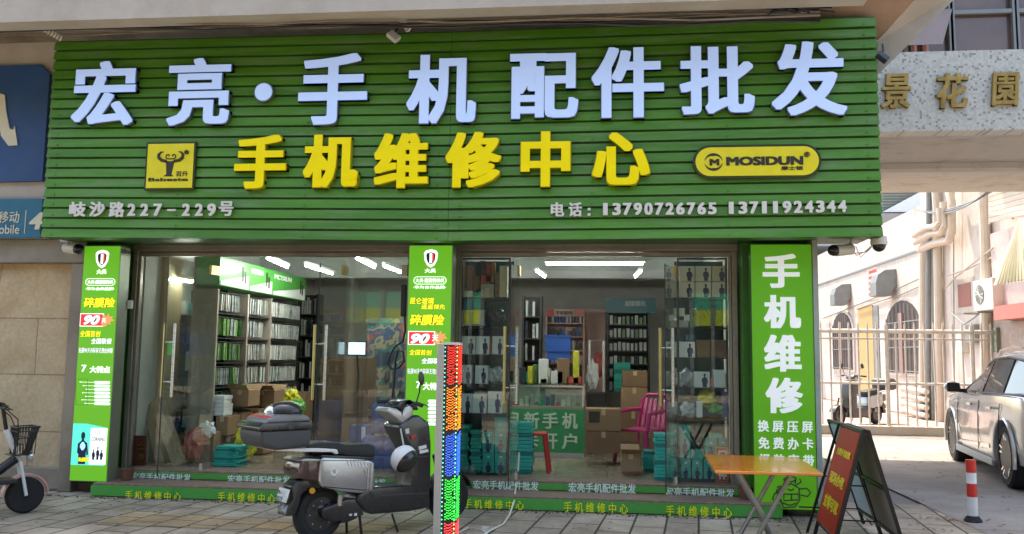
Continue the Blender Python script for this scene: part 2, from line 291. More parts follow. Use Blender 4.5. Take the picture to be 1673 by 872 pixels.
M=dict(
 green=mat('green_paint',(.075,.235,.018),.42,spec=.35,var=.25,scale=1.5,dirt=(.17,.27,.12),dscale=4,damt=.7,bump=.05,bscale=3,stretch=(.35,1,3)),
 greendk=mat('green_frame_paint',(.02,.10,.012),.45),
 greenp=mat('green_pillar_paint',(.03,.16,.012),.4,dirt=(.03,.06,.02)),
 trim=mat('letter_trim_steel',(.16,.17,.16),.4,.6,var=.05),
 ltrim=mat('letter_trim_yellow',(.40,.36,.02),.4,.2,var=.05),
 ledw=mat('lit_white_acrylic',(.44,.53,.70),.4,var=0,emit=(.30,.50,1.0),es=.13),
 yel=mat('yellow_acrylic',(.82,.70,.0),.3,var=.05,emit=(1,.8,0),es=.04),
 logo=mat('logo_yellow',(.84,.74,.02),.45,var=.06),
 logoblk=mat('logo_black',(.03,.028,.02),.5,var=0),
 logofrm=mat('logo_frame_dark',(.03,.04,.008),.5),
 grey=mat('grey_letter',(.72,.70,.64),.5,var=.05),
 black=mat('black_plastic',(.016,.016,.017),.42,var=.1),
 blackm=mat('black_metal',(.02,.02,.02),.35,.4,var=.1),
 rubber=mat('rubber',(.018,.018,.018),.85,var=.15,bump=.3,bscale=60),
 steel=mat('brushed_steel',(.6,.6,.58),.28,1,var=.06,stretch=(1,1,30)),
 legst=mat('dull_leg_steel',(.30,.30,.29),.35,.9,var=.15,scale=8),
 chrome=mat('chrome',(.75,.75,.75),.12,1,var=0),
 brass=mat('brass_fitting',(.55,.45,.18),.35,.7,var=.15),
 conc=mat('weathered_concrete',(.36,.33,.29),.85,var=.18,scale=3,bump=.4,bscale=30,dirt=(.16,.13,.10),dscale=1.5,damt=.7,stretch=(.5,1,1.5)),
 concw=mat('pale_render',(.50,.46,.40),.85,var=.1,scale=2,bump=.25,bscale=40,dirt=(.38,.31,.24),dscale=1.2,damt=.6),
 soffit=mat('stained_soffit',(.28,.23,.18),.9,var=.22,scale=2.5,bump=.4,bscale=20,dirt=(.10,.08,.06),dscale=1.8,damt=.7),
 soffitr=mat('rusty_soffit',(.36,.24,.17),.9,var=.25,scale=1.6,bump=.4,bscale=20,dirt=(.20,.12,.08),dscale=1.3,damt=.7),
 pink=mat('cream_wall',(.60,.545,.49),.85,var=.10,scale=1.5,bump=.3,bscale=25,dirt=(.30,.245,.20),dscale=1.5,damt=.7,stretch=(1,1.8,.5)),
 pipe=mat('cream_pvc_pipe',(.62,.54,.45),.5,var=.08,dirt=(.5,.4,.3),dscale=3,damt=.4),
 frame=mat('dull_bronze_frame',(.30,.27,.22),.4,.5,var=.15,dirt=(.12,.10,.08),dscale=4,damt=.5,stretch=(.3,1,.3)),
 tan=brick_mat('brown_paper_cover',(.66,.52,.32),(.58,.46,.28),(.34,.25,.15),1.0,.64,.007,rough=.75,var=.55,stain=(.55,.42,.30),bump=.5,plane='xz'),  # dark grid lines paint the shade of seams and folds into the colour
 blue=mat('blue_sign_paint',(.02,.075,.22),.45,var=.12,scale=2,dirt=(.05,.10,.18),dscale=3,damt=.4),
 blue2=mat('teal_blue_sign',(.02,.16,.26),.45,var=.1),
 paint=mat('white_paint',(.75,.75,.72),.5,var=.05),
 cream=mat('sign_cream',(.70,.67,.52),.6,var=.05),
 wood=mat('pale_wood',(.42,.31,.19),.6,var=.25,scale=4,stretch=(14,14,.8),bump=.1),
 plank=mat('plank_wood',(.34,.24,.14),.7,var=.2,scale=3,stretch=(10,10,1)),
 card=mat('cardboard',(.30,.19,.105),.85,var=.12,scale=5,dirt=(.2,.12,.06),dscale=5,damt=.3),
 card2=mat('cardboard_dark',(.22,.13,.07),.85,var=.12,scale=5),
 tape=mat('parcel_tape',(.5,.40,.22),.3,var=.05),
 white=mat('white_card',(.76,.80,.75),.5,var=.04),
 offw=mat('pale_grey_plastic',(.45,.47,.45),.5,var=.05),
 teal=mat('teal_card',(.015,.40,.31),.45,var=.08,scale=3),
 tealdk=mat('teal_card_edge',(.01,.19,.16),.5,var=.1),
 tealm=mat('dark_teal_sign',(.01,.10,.11),.4,var=.08),
 gpack=mat('green_packet',(.12,.24,.09),.3,var=.45,scale=9),
 wpack2=mat('clear_packet',(.30,.34,.33),.12,var=.6,scale=16,spec=.9), gpack2=mat('dark_green_packet',(.04,.15,.05),.15,var=.6,scale=14,spec=.9), wpack3=mat('grey_card_packet',(.55,.55,.5),.35,var=.3,scale=7), gpack3=mat('lime_packet',(.22,.42,.14),.25,var=.4,scale=10),
 wpack=mat('white_packet',(.40,.43,.39),.3,var=.35,scale=9),
 dpack=mat('dark_phone_case',(.05,.06,.07),.25,var=.3,scale=14),
 shelf=mat('shelf_black',(.03,.032,.03),.4,var=.1),
 shelfw=mat('shelf_panel_beige',(.34,.29,.24),.6,var=.1),
 ceil=mat('shop_ceiling',(.36,.37,.36),.8,var=.06),
 iwall=mat('shop_wall',(.45,.45,.42),.8,var=.08),
 pwall=mat('pink_panel',(.62,.42,.36),.7,var=.05),
 ifloor=brick_mat('shop_floor_tile',(.34,.29,.20),(.38,.32,.23),(.12,.10,.08),.6,.6,.004,rough=.22,offset=0,var=.35,bump=.05),
 step=mat('worn_brown_granite',(.22,.14,.10),.5,var=.3,scale=20,dirt=(.10,.07,.05),dscale=3,damt=.6),
 riser=mat('green_riser_panel',(.07,.36,.06),.3,var=.08,scale=2,dirt=(.03,.16,.03),dscale=4,damt=.4),
 rtext=mat('riser_white_text',(.88,.93,.86),.5,var=0), rtexty=mat('riser_yellow_text',(.80,.88,.03),.5,var=0),
 tube_=mat('fluorescent_tube',(.9,.9,.9),.4,var=0,emit=(.85,.95,1.0),es=24),
 lbox=mat('backlit_green_face',(.07,.24,.02),.35,var=0,emit=(.13,.52,.02),es=.17),
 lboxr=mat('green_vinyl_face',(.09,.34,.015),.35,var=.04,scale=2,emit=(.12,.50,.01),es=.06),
 lwhite=mat('backlit_white',(.7,.75,.7),.4,var=0,emit=(.8,.95,.95),es=.32),
 lyel=mat('backlit_yellow',(.8,.75,.02),.4,var=0,emit=(.95,.90,.02),es=.26),
 lred=mat('backlit_red',(.5,.03,.03),.4,var=0,emit=(.7,.03,.04),es=.25),
 lbrn=mat('backlit_orange_brown',(.5,.2,.08),.4,var=0,emit=(.7,.28,.12),es=.25),
 lnavy=mat('print_navy',(.015,.03,.09),.4,var=0),
 lteal=mat('backlit_teal',(.05,.5,.4),.4,var=0,emit=(.06,.65,.50),es=.3),
 boxside=mat('lightbox_grey_side',(.24,.26,.20),.4,.5,var=.1),
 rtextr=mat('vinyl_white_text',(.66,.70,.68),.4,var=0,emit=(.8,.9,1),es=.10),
 camw=mat('camera_white',(.62,.60,.54),.4,var=.05), camb=mat('camera_black_dome',(.01,.01,.012),.15,var=0),
 lens=mat('lens_black',(.008,.008,.01),.1,var=0),
 grass=mat('leaf_green',(.05,.11,.025),.6,var=.4,scale=3),
 bark=mat('bark',(.42,.38,.33),.9,var=.3,scale=5,bump=.6,bscale=15),
 red=mat('red_plastic',(.5,.03,.02),.4,var=.05), pinkp=mat('pink_plastic',(.48,.03,.16),.35,var=.06,scale=3),
 bluep=mat('blue_plastic',(.015,.08,.32),.35,var=.1), yelp=mat('yellow_bag_film',(.62,.60,.05),.3,var=.2,scale=8),
 redp=mat('red_bag_film',(.5,.08,.07),.3,var=.2,scale=8), greenb=mat('green_bag_film',(.10,.40,.08),.3,var=.2,scale=8),
 orange=mat('varnished_orange_wood',(.66,.21,.02),.22,var=.14,scale=3,stretch=(1,8,1),coat=.4),
 gold=mat('aged_gold',(.46,.29,.09),.35,.85,var=.25,scale=9),
 asphalt=mat('asphalt',(.075,.072,.068),.9,var=.2,scale=8,bump=.4,bscale=120),
 ac=mat('ac_cream',(.72,.68,.62),.5,var=.05), vent=mat('vent_grey',(.22,.24,.24),.5,.2,var=.12,scale=4),
 doory=mat('yellow_door_paint',(.50,.34,.14),.5,var=.1,dirt=(.45,.3,.1)),
 dark=mat('dark_void',(.02,.018,.016),.7,var=.1), winm=mat('window_dark_bars',(.06,.04,.035),.6,var=.1),
 glass=glass_mat('shop_glass',(.93,.97,.94)), glassi=glass_mat('cabinet_glass',(.86,.95,.91)),
 lglass=mat('dark_window_glass',(.05,.05,.05),.05,var=0,spec=.8),
)
# ================================================================ THE SETTING
YG, YR2, YP, YS = .62, .42, .12, -.32      # glass line, upper riser, pillar boxes, sign face
ZF = P(700, 781, YR2).z                       # shop floor level
Z1 = P(700, 806, 0).z                         # lower tread level
pav = brick_mat('sidewalk_pavers',(.58,.49,.37),(.42,.36,.28),(.07,.055,.045),.60,.30,.012,rot=R_(96),rough=.85,var=.8,stain=(.24,.19,.15))
def sheet(name, x0,x1,y0,y1,z, m):
    mb=MB(); mb.face([(x0,y0,z),(x1,y0,z),(x1,y1,z),(x0,y1,z)])
    return tag(mb.build(name,m),kind='structure')
gnd=brick_mat('alley_concrete',(.36,.33,.30),(.33,.305,.28),(.20,.17,.15),3.2,2.6,.012,rot=R_(3),rough=.9,var=.6,stain=(.45,.38,.32),bump=.25)
sheet('ground',-150,150,-150,150,-.02,mat('far_ground',(.2,.19,.17),.95,var=.2,scale=.5))
sheet('sidewalk',-16,3.45,CAMY-1.5,1.2,0,pav)
sheet('tactile_strip',G(150,858).x,G(700,858).x,G(400,866).y,G(400,845).y,.004,brick_mat('ochre_tactile_pavers',(.52,.36,.17),(.42,.31,.19),(.10,.075,.05),.30,.30,.012,rot=R_(96),rough=.85,var=.9,stain=(.45,.42,.40)))
sheet('alley_ground',3.46,16,CAMY-1.5,34,0,gnd)
mb=MB().box(-16,16,CAMY-1.72,CAMY-1.52,-.15,.01); tag(mb.build('kerb',M['conc']),kind='structure')
sheet('road',-60,60,CAMY-13,CAMY-1.73,-.012,M['asphalt'])
sheet('far_sidewalk',-60,60,CAMY-19,CAMY-13.02,.0,pav)
XR = P(1331,600,YP).x                         # right edge of the shop front
XL = P(118,600,YP).x
# ---- shop building
B=thing('shop_building','old concrete building over the green phone shop, its upper floor jutting out above the sign','building',(0,3,0))
XRB=XR-.01
zs=P(735,44,YS).z+.02
mb=MB()
mb.box(-14,XRB,.5,6.8,zs+.9,13)               # upper floors
mb.build('upper_wall',M['conc'],B)
XC=P(1435,90,YS).x
mb=MB()
mb.slab((-14,-1.3,zs+.5),(XC-.35,-1.3,zs+.5),(XC+.0,.5,zs+.5),(-14,.5,zs+.5),(0,0,.35))
mb.build('overhang_slab',M['soffitr'],B)
# front beams of the overhang seen above the sign
f=MB()
a0=P(0,36,-1.0); a1=P(1330,8,-1.0)
zb0,zb1=a0.z,a1.z
f.slab((-14,-1.12,zb0-.04),(XC-.3,-1.12,zb1+.02),(XC-.3,-.9,zb1+.02),(-14,-.9,zb0-.04),(0,0,.55))
f.build('edge_beam',M['concw'],B)
f=MB()
for k,(y,dz) in enumerate(((-.86,.02),(-.72,.05),(-.58,.0),(-.46,.04))):
    f.box(-14,XC-.25,y,y+.09,zs+.16+dz,zs+.52)
f.build('grooved_soffit',M['soffit'],B)
f=MB(); f.box(-14,XC-.2,-.30,.5,zs+.12,zs+.5); f.build('lintel',M['soffit'],B)
# raking slab edge on the right
f=MB()
f.slab(P(1434,122,-.02),P(1434,67,-.02),P(1510,-14,-.35),P(1572,-14,-.35),(0.0,.25,.02)); f.build('raking_beam',M['concw'],B)
f=MB()
f.slab(P(1300,26,.02),P(1434,66,.0),P(1510,-16,-.4),P(1250,-40,-.4),(0.0,.1,.35)); f.build('raking_soffit',M['soffitr'],B)
# interior shell
xl=P(222,600,YG).x; xr=P(1207,600,YG).x; xm0=P(664,600,YG).x; xm1=P(750,600,YG).x
ZC=P(970,419,YG).z+.42
YB=6.6
mb=MB(); mb.box(xl-.3,xl-.02,YG+.12,YB,0,ZC+.1); mb.build('left_wall',M['iwall'],B)
mb=MB(); mb.box(xr+.02,xr+.3,YG+.12,YB,0,ZC+.1); mb.build('right_wall',M['iwall'],B)
mb=MB(); mb.box(xl-.3,xr+.3,YB,YB+.2,0,ZC+.1); mb.build('back_wall',M['iwall'],B)
mb=MB(); mb.box(xm0+.02,xm1-.02,YG+.1,YG+1.0,ZF,ZC); mb.build('partition_pier',M['iwall'],B)
mb=MB(); mb.box(xl-.3,xr+.3,YG+.1,YB,ZC,ZC+.5); mb.build('ceiling',M['ceil'],B)
mb=MB(); mb.box(xl-.1,xr+.1,4.1,4.4,ZC-.34,ZC-.002); mb.box(xl-.1,xr+.1,2.3,2.5,ZC-.16,ZC-.002); mb.build('ceiling_beam',M['ceil'],B)
mb=MB(); mb.box(xl-.3,xr+.3,YR2+.03,YB,0.02,ZF); mb.build('floor',M['ifloor'],B)
# right flank of the building towards the alley
mb=MB(); mb.box(XRB-.16,XRB+.02,.75,6.8,0,zs+.89); mb.build('flank_wall',M['pink'],B)
# ---- doorstep
xs0,xs1=P(147,813,0).x,P(1279,851,0).x
D=thing('doorstep','two brown stone steps with green riser boards running under both shop windows','doorstep',((xs0+xs1)/2,.2,0))
mb=MB(); mb.box(xs0+.01,xs1-.01,.012,.47,0,Z1); mb.bevel(.008,1); mb.build('lower_step',M['step'],D)
xu0,xu1=P(213,780,YR2).x,P(1207,805,YR2).x
mb=MB(); mb.box(xu0-.1,xu1+.1,YR2+.012,YG+.1,Z1-.01,ZF+.004); mb.bevel(.008,1); mb.build('upper_step',M['step'],D)
def panels(x0,x1,y,z0,z1,cuts,nm):
    xs=[x0]+[c for c in cuts if x0<c<x1]+[x1]
    for a,b in zip(xs,xs[1:]):
        m=MB(); m.box(a+.002,b-.002,y,y+.011,z0,z1); m.build(nm,M['riser'],D)
panels(xs0,xs1,0,.012,Z1-.022,[P(c,815,0).x for c in (283,640,950,1170)],'riser_board')
panels(xu0,xu1,YR2,Z1+.012,ZF-.02,[P(c,785,YR2).x for c in (447,663,758,922,1090)],'riser_board')
for a,b,c,d in ((215,773,312,785.5),(372,777,474,790),(773,785.5,880,800),(929,789.5,1039,805),(1087,797,1200,811.5)):
    wpx('宏亮手机配件批发',a,b,c,d,YR2-.001,M['rtext'],D,bold=.018,depth=.002)
wpx('批发',606,782,630,794,YR2-.001,M['rtext'],D,bold=.018,depth=.002)
for a,b,c,d in ((205,802.5,296,817),(356,805,450,820.5),(758,816.5,856,831.5),(921,821,1026,838),(1088,827,1196,844)):
    w=wpx('手 机 维 修 中 心',a,b,c,d,-.001,M['rtexty'],D,bold=.018,depth=.002)
# ---------------------------------------------------------------- SIGN
TL,TM,TR=P(88,66,YS),P(735,50,YS),P(1433,25,YS); BL,BM,BR=P(70,387,YS),P(736,393,YS),P(1440,386,YS)
sx0,sx2=(TL.x+BL.x)/2,(TR.x+BR.x)/2; sxm=(TM.x+BM.x)/2
S=thing('shop_signboard','wide green slatted fascia sign with white and yellow raised characters over the shop','sign',((sx0+sx2)/2,YS+.3,BM.z))
NS=20
def zt(x):   # top and bottom heights along the sagging board
    if x<sxm: t=(x-sx0)/(sxm-sx0); return TL.z+(TM.z-TL.z)*t, BL.z+(BM.z-BL.z)*t
    t=(x-sxm)/(sx2-sxm); return TM.z+(TR.z-TM.z)*t, BM.z+(BR.z-BM.z)*t
mb=MB()
for xa,xb in ((sx0,sxm-.002),(sxm+.002,sx2)):
    (ta,ba),(tb,bb)=zt(xa),zt(xb)
    for k in range(NS):
        h0,h1=k/NS,(k+1)/NS-.0085
        def pt(x,t,b,h,y): return (x,y,b+(t-b)*h)
        # slat: lower edge proud, upper edge leaning back
        j=random.uniform(-.003,.003)
        q=[pt(xa,ta,ba,h0,YS-.014+j),pt(xb,tb,bb,h0,YS-.014-j),pt(xb,tb,bb,h1,YS+.006),pt(xa,ta,ba,h1,YS+.006)]
        mb.slab(*q,(0,.022,0))
        n_=int((xb-xa)/1.15)
        for i in range(n_+1):        # rivets
            x=xa+.12+i*(xb-xa-.24)/max(1,n_); t_,b_=zt(x); z=b_+(t_-b_)*(h0+.011); mb.box(x-.006,x+.006,YS-.021,YS-.008,z-.006,z+.006)
mb.build('slat_panel',M['green'],S)
mb=MB(); 
for xa,xb in ((sx0,sxm),(sxm,sx2)):
    (ta,ba),(tb,bb)=zt(xa),zt(xb)
    mb.slab((xa,YS+.03,ba),(xb,YS+.03,bb),(xb,YS+.03,tb),(xa,YS+.03,ta),(0,.16,0))
mb.build('backing_box',M['greendk'],S)
mb=MB(); mb.box(sx0+.03,sx2-.03,YS+.192,YP+.3,BL.z+.01,BL.z+.06); mb.build('underside_panel',M['greendk'],S)
def raised(ch,px,mt,name='character',bold=.035,depth=.05,trim=None):
    x0,x1,z0,z1=RC(*px,YS-.02); 
    o=writing(ch,x0,x1,z0,z1,YS-.02-depth,mt,S,name=name,bold=bold,depth=.012)
    if trim:
        e=.010; t=writing(ch,x0-e,x1+e,z0-e,z1+e,YS+.0,trim,o,name='return',bold=bold+.006,depth=depth+.018)
        # parent is the letter (its location is zero), so undo nothing
    return o
for ch,px in (('宏',(124,103,225,206)),('亮',(279,98,379,206)),('手',(491,91,602,205)),('机',(667,92,779,203)),('配',(834,90,945,195)),('件',(967,80,1084,194)),('批',(1110,78,1231,188)),('发',(1259,71,1380,190))):
    raised(ch,px,M['ledw'],trim=M['trim'],bold=.034)
c=P(433,152,YS-.02); mb=MB(); mb.lathe([(.093,0),(.098,.012),(.098,.03)],(c.x,YS-.07,c.z),(0,1,0),28); dot=mb.build('dot',M['ledw'],S)
mb=MB(); mb.lathe([(.108,.02),(.108,.075)],(c.x,YS-.082,c.z),(0,1,0),28); mb.build('return',M['trim'],dot)
for ch,px in (('手',(387,223,470,309)),('机',(499,222,587,307)),('维',(614,220,701,308)),('修',(730,218,819,307)),('中',(852,217,932,306)),('心',(968,219,1061,303))):
    raised(ch,px,M['yel'],trim=M['ltrim'],bold=.045)
for ch,px in (('岐',(115,330,142,354)),('沙',(148,330,173,354)),('路',(180,330,205,355)),('2',(210,333,223,353)),('2',(231,333,244,353)),('7',(252,333,266,353)),('–',(275,342,289,345)),('2',(299,333,312,353)),('2',(320,333,333,353)),('9',(340,333,354,353)),('号',(359,329,383,353)),
              ('电',(900,331,922,354)),('话',(929,331,951,354)),(':',(960,340,965,353))):
    raised(ch,px,M['grey'],depth=.012,bold=.045)
def digits(s,x0,y0,x1,y1,y0b,y1b):
    n=len(s); w=(x1-x0)/(n-1+.78)
    for k,chh in enumerate(s):
        t=k/(n-1); a=x0+k*w; ww=w*.80
        if chh=='1': a+=ww*.16; ww*=.55
        raised(chh,(a,y0+(y0b-y0)*t,a+ww,y1+(y1b-y1)*t),M['grey'],depth=.012,bold=.05)
digits('13790726765',983,332,1170,352,331,350.5); digits('13711924344',1188,330,1382,350,327.5,347)
# logo plates
def logo_square():
    x0,x1,z0,z1=RC(238,232,319,310,YS-.04)
    m=MB(); m.box(x0,x1,YS-.045,YS-.015,z0,z1); o=m.build('logo_plate',M['logofrm'],S)
    m=MB(); m.box(x0+.02,x1-.02,YS-.05,YS-.046,z0+.02,z1-.02); f=m.build('face',M['logo'],o)
    w,h=x1-x0,z1-z0; Yf=YS-.0502
    def q(u,v): return (x0+w*(u-105)/(880-105), Yf-.003, z1-h*(v-35)/(800-35))
    m=MB(); m.prism([(410,330),(470,345),(520,345),(580,325),(555,380),(525,555),(560,588),(400,588),(445,550),(430,380)],(0,.003,0),q)
    def horn(pts,r):
        m.tube([q(*p) for p in pts],[k*w/775 for k in r],8)
    horn([(390,195),(345,200),(310,240),(315,290),(360,330),(430,345)],[3,14,22,26,24,22])
    horn([(610,195),(655,200),(690,240),(685,290),(640,330),(560,345)],[3,14,22,26,24,22])
    horn([(500,310),(440,305),(422,275),(435,240),(470,238),(478,262),(458,268)],[9,9,9,9,8,7,4])
    horn([(500,310),(560,305),(578,275),(565,240),(530,238),(522,262),(542,268)],[9,9,9,9,8,7,4])
    m.build('bull_emblem',M['logoblk'],o)
    a=q(170,665); b=q(785,610); writing('Bsbeste',a[0],b[0],a[2],b[2],Yf,M['logoblk'],o,bold=.03,depth=.003)
    a=q(597,590); b=q(780,508); writing('百升',a[0],b[0],a[2],b[2],Yf,M['logoblk'],o,bold=.015,depth=.003)
    a=q(712,240); b=q(780,172); writing('®',a[0],b[0],a[2],b[2],Yf,M['logoblk'],o,bold=0,depth=.003)
def stadium(x0,x1,z0,z1,n=14):
    r=(z1-z0)/2; zc=(z0+z1)/2; out=[]
    for k in range(n+1): a=math.pi/2+math.pi*k/n; out.append((x0+r+r*math.cos(a),zc+r*math.sin(a)))
    for k in range(n+1): a=-math.pi/2+math.pi*k/n; out.append((x1-r+r*math.cos(a),zc+r*math.sin(a)))
    return out
def logo_pill():
    x0,x1,z0,z1=RC(1132,236,1342,291,YS-.04)
    m=MB(); m.prism(stadium(x0,x1,z0,z1),(0,.03,0),lambda a,b:(a,YS-.045,b)); o=m.build('logo_plate',M['logofrm'],S)
    m=MB(); m.prism(stadium(x0+.025,x1-.025,z0+.025,z1-.025),(0,.004,0),lambda a,b:(a,YS-.05,b)); m.build('face',M['logo'],o)
    w,h=x1-x0,z1-z0; Yf=YS-.0502
    def q(u,v): return (x0+w*(u-20)/(1610-20), Yf-.003, z1-h*(v-75)/(515-75))
    a=q(435,350); b=q(1385,235); writing('MOSIDUN',a[0],b[0],a[2],b[2],Yf,M['logoblk'],o,bold=.055,depth=.003)
    a=q(1112,418); b=q(1380,365); writing('摩士顿',a[0],b[0],a[2],b[2],Yf,M['logoblk'],o,bold=.02,depth=.003)
    a=q(1395,250); b=q(1466,183); writing('®',a[0],b[0],a[2],b[2],Yf,M['logoblk'],o,bold=0,depth=.003)
    cx,_,cz=q(278,300); R0=h*.265
    m=MB()
    for s in (0,math.pi):
        po=[(cx+R0*math.cos(s+.15+t*2.9/12),cz+R0*math.sin(s+.15+t*2.9/12)) for t in range(13)]
        pi_=[(cx+R0*(.66+.3*abs(t-6)/6)*math.cos(s+.15+t*2.9/12),cz+R0*(.66+.3*abs(t-6)/6)*math.sin(s+.15+t*2.9/12)) for t in range(12,-1,-1)]
        m.prism(po+pi_[1:-1],(0,.003,0),lambda a,b:(a,Yf-.003,b))
    m.build('ring_emblem',M['logoblk'],o)
    a=q(228,345); b=q(348,262); writing('M',a[0],b[0],a[2],b[2],Yf,M['logoblk'],o,bold=.05,depth=.003)
logo_square(); logo_pill()
# ---------------------------------------------------------------- PILLARS with lit boxes
def green_pier(nm,label,px0,px1,Ya,Yb):
    x0=P(px0,600,Ya).x; x1=P(px1,600,Yb).x
    t=thing(nm,label,'pillar',((x0+x1)/2,.4,0))
    m=MB(); m.box(x0,x1,YP+.21,YG+.14,0,BL.z+.3); m.build('shaft',M['greenp'],t)
    m=MB(); m.box(x0-.004,x1+.004,YP+.205,YG+.1,0,.09); m.build('plinth',M['step'],t)
    return t
green_pier('green_pillar','green painted pillar behind the leftmost lit box, left of the shop windows',119,214,YP+.1,YG+.1)
green_pier('green_pillar','green painted pillar between the two shop windows',667,748,YP+.1,YG+.1)
green_pier('green_pillar','green painted pillar with the white lettered board at the right end of the shop',1206,1326,YG+.1,YP+.1)
def man(m, q, s=1.0, arms=0):         # a generic standing figure as flat shapes; q maps unit square -> 3d
    def el(cx,cz,rx,rz,n=10): m.prism([(cx+rx*math.cos(2*math.pi*k/n),cz+rz*math.sin(2*math.pi*k/n)) for k in range(n)],TH,q)
    el(.5,.86,.13,.12)
    m.prism([(.44,.76),(.56,.76),(.60,.70),(.78,.64),(.88,.30),(.78,.26),(.74,.45),(.72,.0),(.28,.0),(.26,.45),(.30,.30),(.18,.34),(.2,.62),(.40,.70)],TH,q)
TH=(0,.0015,0)
def lightbox(label,px0,px1,py0,py1,T,full=True):
    x0,x1,z0,z1=RC(px0,py0,px1,py1,YP)
    t=thing('light_box',label,'light box',((x0+x1)/2,YP+.1,z0))
    m=MB(); m.box(x0,x1,YP+.006,YP+.2,z0,z1); m.build('casing',M['boxside'],t)
    m=MB(); m.box(x0+.008,x1-.008,YP,YP+.0055,z0+.008,z1-.008); m.build('lit_face',M['lbox'],t)
    Y=YP-.0005
    return t,Y
def star_badge(t,Y,r90,rt,rred,flame):
    x0,x1,z0,z1=RC(*rred,Y); m=MB(); m.box(x0-.008,x1+.01,Y-.002,Y,z0-.008,z1+.008); m.build('badge_border',M['lwhite'],t)
    m=MB(); m.box(x0,x1,Y-.004,Y-.0022,z0,z1); m.build('badge',M['lred'],t)
    a,b,c,d=RC(*flame,Y); fl=[(0,.2),(.2,.0),(.45,.1),(.5,.3),(.75,.15),(.7,.4),(1,.45),(.8,.65),(.9,.8),(.6,.75),(.55,1),(.35,.75),(.15,.95),(.1,.6)]
    m=MB(); m.prism([(a+(b-a)*u,c+(d-c)*v) for u,v in fl],(0,.002,0),lambda x,z:(x,Y-.0065,z)); m.build('flame_shape',M['lbrn'],t)
    wpx('90',*r90,Y-.0045,M['lnavy'],t,bold=.085,depth=.001,shear=.3)
    wpx('90',*r90,Y-.0058,M['lwhite'],t,bold=.045,depth=.001,shear=.3)
    wpx('天',*rt,Y-.0085,M['lwhite'],t,bold=.03,depth=.001)
def shield(t,Y,cx,cy,w,h):
    x0,x1,z0,z1=RC(cx-w/2,cy-h/2,cx+w/2,cy+h/2,Y); W_,H_=x1-x0,z1-z0
    sh=[(.5,0),(.25,.12),(.06,.38),(0,.8),(.14,.93),(.5,1),(.86,.93),(1,.8),(.94,.38),(.75,.12)]
    m=MB(); m.prism([(x0+W_*u,z0+H_*v) for u,v in sh],(0,.002,0),lambda x,z:(x,Y-.002,z)); m.build('shield',M['lwhite'],t)
    i=lambda u,v:(x0+W_*(.5+(u-.5)*.66),z0+H_*(.5+(v-.5)*.68))
    m=MB(); m.prism([i(u,v) for u,v in sh],(0,.0015,0),lambda x,z:(x,Y-.0037,z)); m.build('shield_field',M['lnavy'],t)
    m=MB(); m.box(*[i(.36,0)[0],i(.64,0)[0]],Y-.0055,Y-.0038,i(0,.12)[1],i(0,.92)[1]); m.build('shield_stripe',M['lwhite'],t)
    m=MB(); m.box(*[i(.66,0)[0],i(.84,0)[0]],Y-.0055,Y-.0038,i(0,.3)[1],i(0,.86)[1]); m.build('shield_stripe',M['lred'],t)
def outlined(s,r,Y,t,mt=None,sh=0.0,b=.035):
    wpx(s,*r,Y,M['lnavy'],t,bold=b+.05,depth=.001,shear=sh); wpx(s,*r,Y-.0012,mt or M['lyel'],t,bold=b,depth=.001,shear=sh)
def pill(t,Y,r):
    x0,x1,z0,z1=RC(*r,Y); m=MB(); o_=stadium(x0,x1,z0,z1,8); n=len(o_)
    m.tube([(a,Y-.002,b) for a,b in o_]+[(o_[0][0],Y-.002,o_[0][1])],.0035,5); m.build('pill_outline',M['lwhite'],t)
t,Y=lightbox('backlit green advertising box with shield and 90, leftmost, beside the brown papered shutter',125,186,401,787,0)
shield(t,Y,167,423,22,30); wpx('大兵',158,440,174,447.5,Y,M['lwhite'],t,bold=.03,depth=.002)
pill(t,Y,(140,455,188,466)); wpx('大兵·超清特种兵',143,457.5,185,463.5,Y,M['lwhite'],t,bold=.01,depth=.002); wpx('·华为合作品牌·',140,469,187,474,Y,M['lwhite'],t,bold=.01,depth=.002)
outlined('碎膜险',(137,486,188,502),Y,t,sh=.15)
star_badge(t,Y,(137,515,163,530),(166,520,173,527),(132,513,168,532),(166,512,187,534))
outlined('全国首创',(131,540,164,550),Y,t,sh=.1,b=.02); outlined('全国联保',(149,552.5,182,562),Y,t,M['lwhite'],sh=.1,b=.02)
outlined('贴膜90天内碎屏无理由换膜',(129,568,184,576.5),Y,t,M['lwhite'],b=.0)
outlined('7',(133,596,141,607),Y,t,M['lwhite'],b=.04); wpx('大特点',147,598,180,609,Y,M['lwhite'],t,bold=.03,depth=.002)
for k in range(7):
    yy=622.5+k*5.8
    x0,x1,z0,z1=RC(154,yy,180,yy+4.2,Y); m=MB(); m.prism(stadium(x0,x1,z0,z1,4),(0,.002,0),lambda a,b:(a,Y-.002,b)); m.build('bar',M['lwhite'],t)
    m=MB(); zc=(z0+z1)/2; a=P(131+((k*5)%11),yy+2,Y).x; m.box(a,x0,Y-.0015,Y,zc-.002,zc+.002); m.lathe([(.006,0),(.006,.002)],(a,Y-.002,zc),(0,1,0),8); m.build('pointer',M['lwhite'],t)
pa=[P(124,619,Y),P(143,619,Y),P(143,661,Y),P(124,661,Y)]
m=MB(); 
for a,b in zip(pa,pa[1:]+pa[:1]): m.beam(a,b,.003,.003)
m.build('dashed_outline',M['greendk'],t)
x0,x1,z0,z1=RC(118,692,172,760,Y); ax0=t.location.x-(P(186,600,YP).x-P(125,600,YP).x)/2+.01
m=MB(); m.prism([(ax0,z0),(x1,z0),(x1,z1-.04),(x0+.16,z1),(ax0,z1)],(0,.002,0),lambda a,b:(a,Y-.002,b)); m.build('poster_ground',M['lteal'],t)
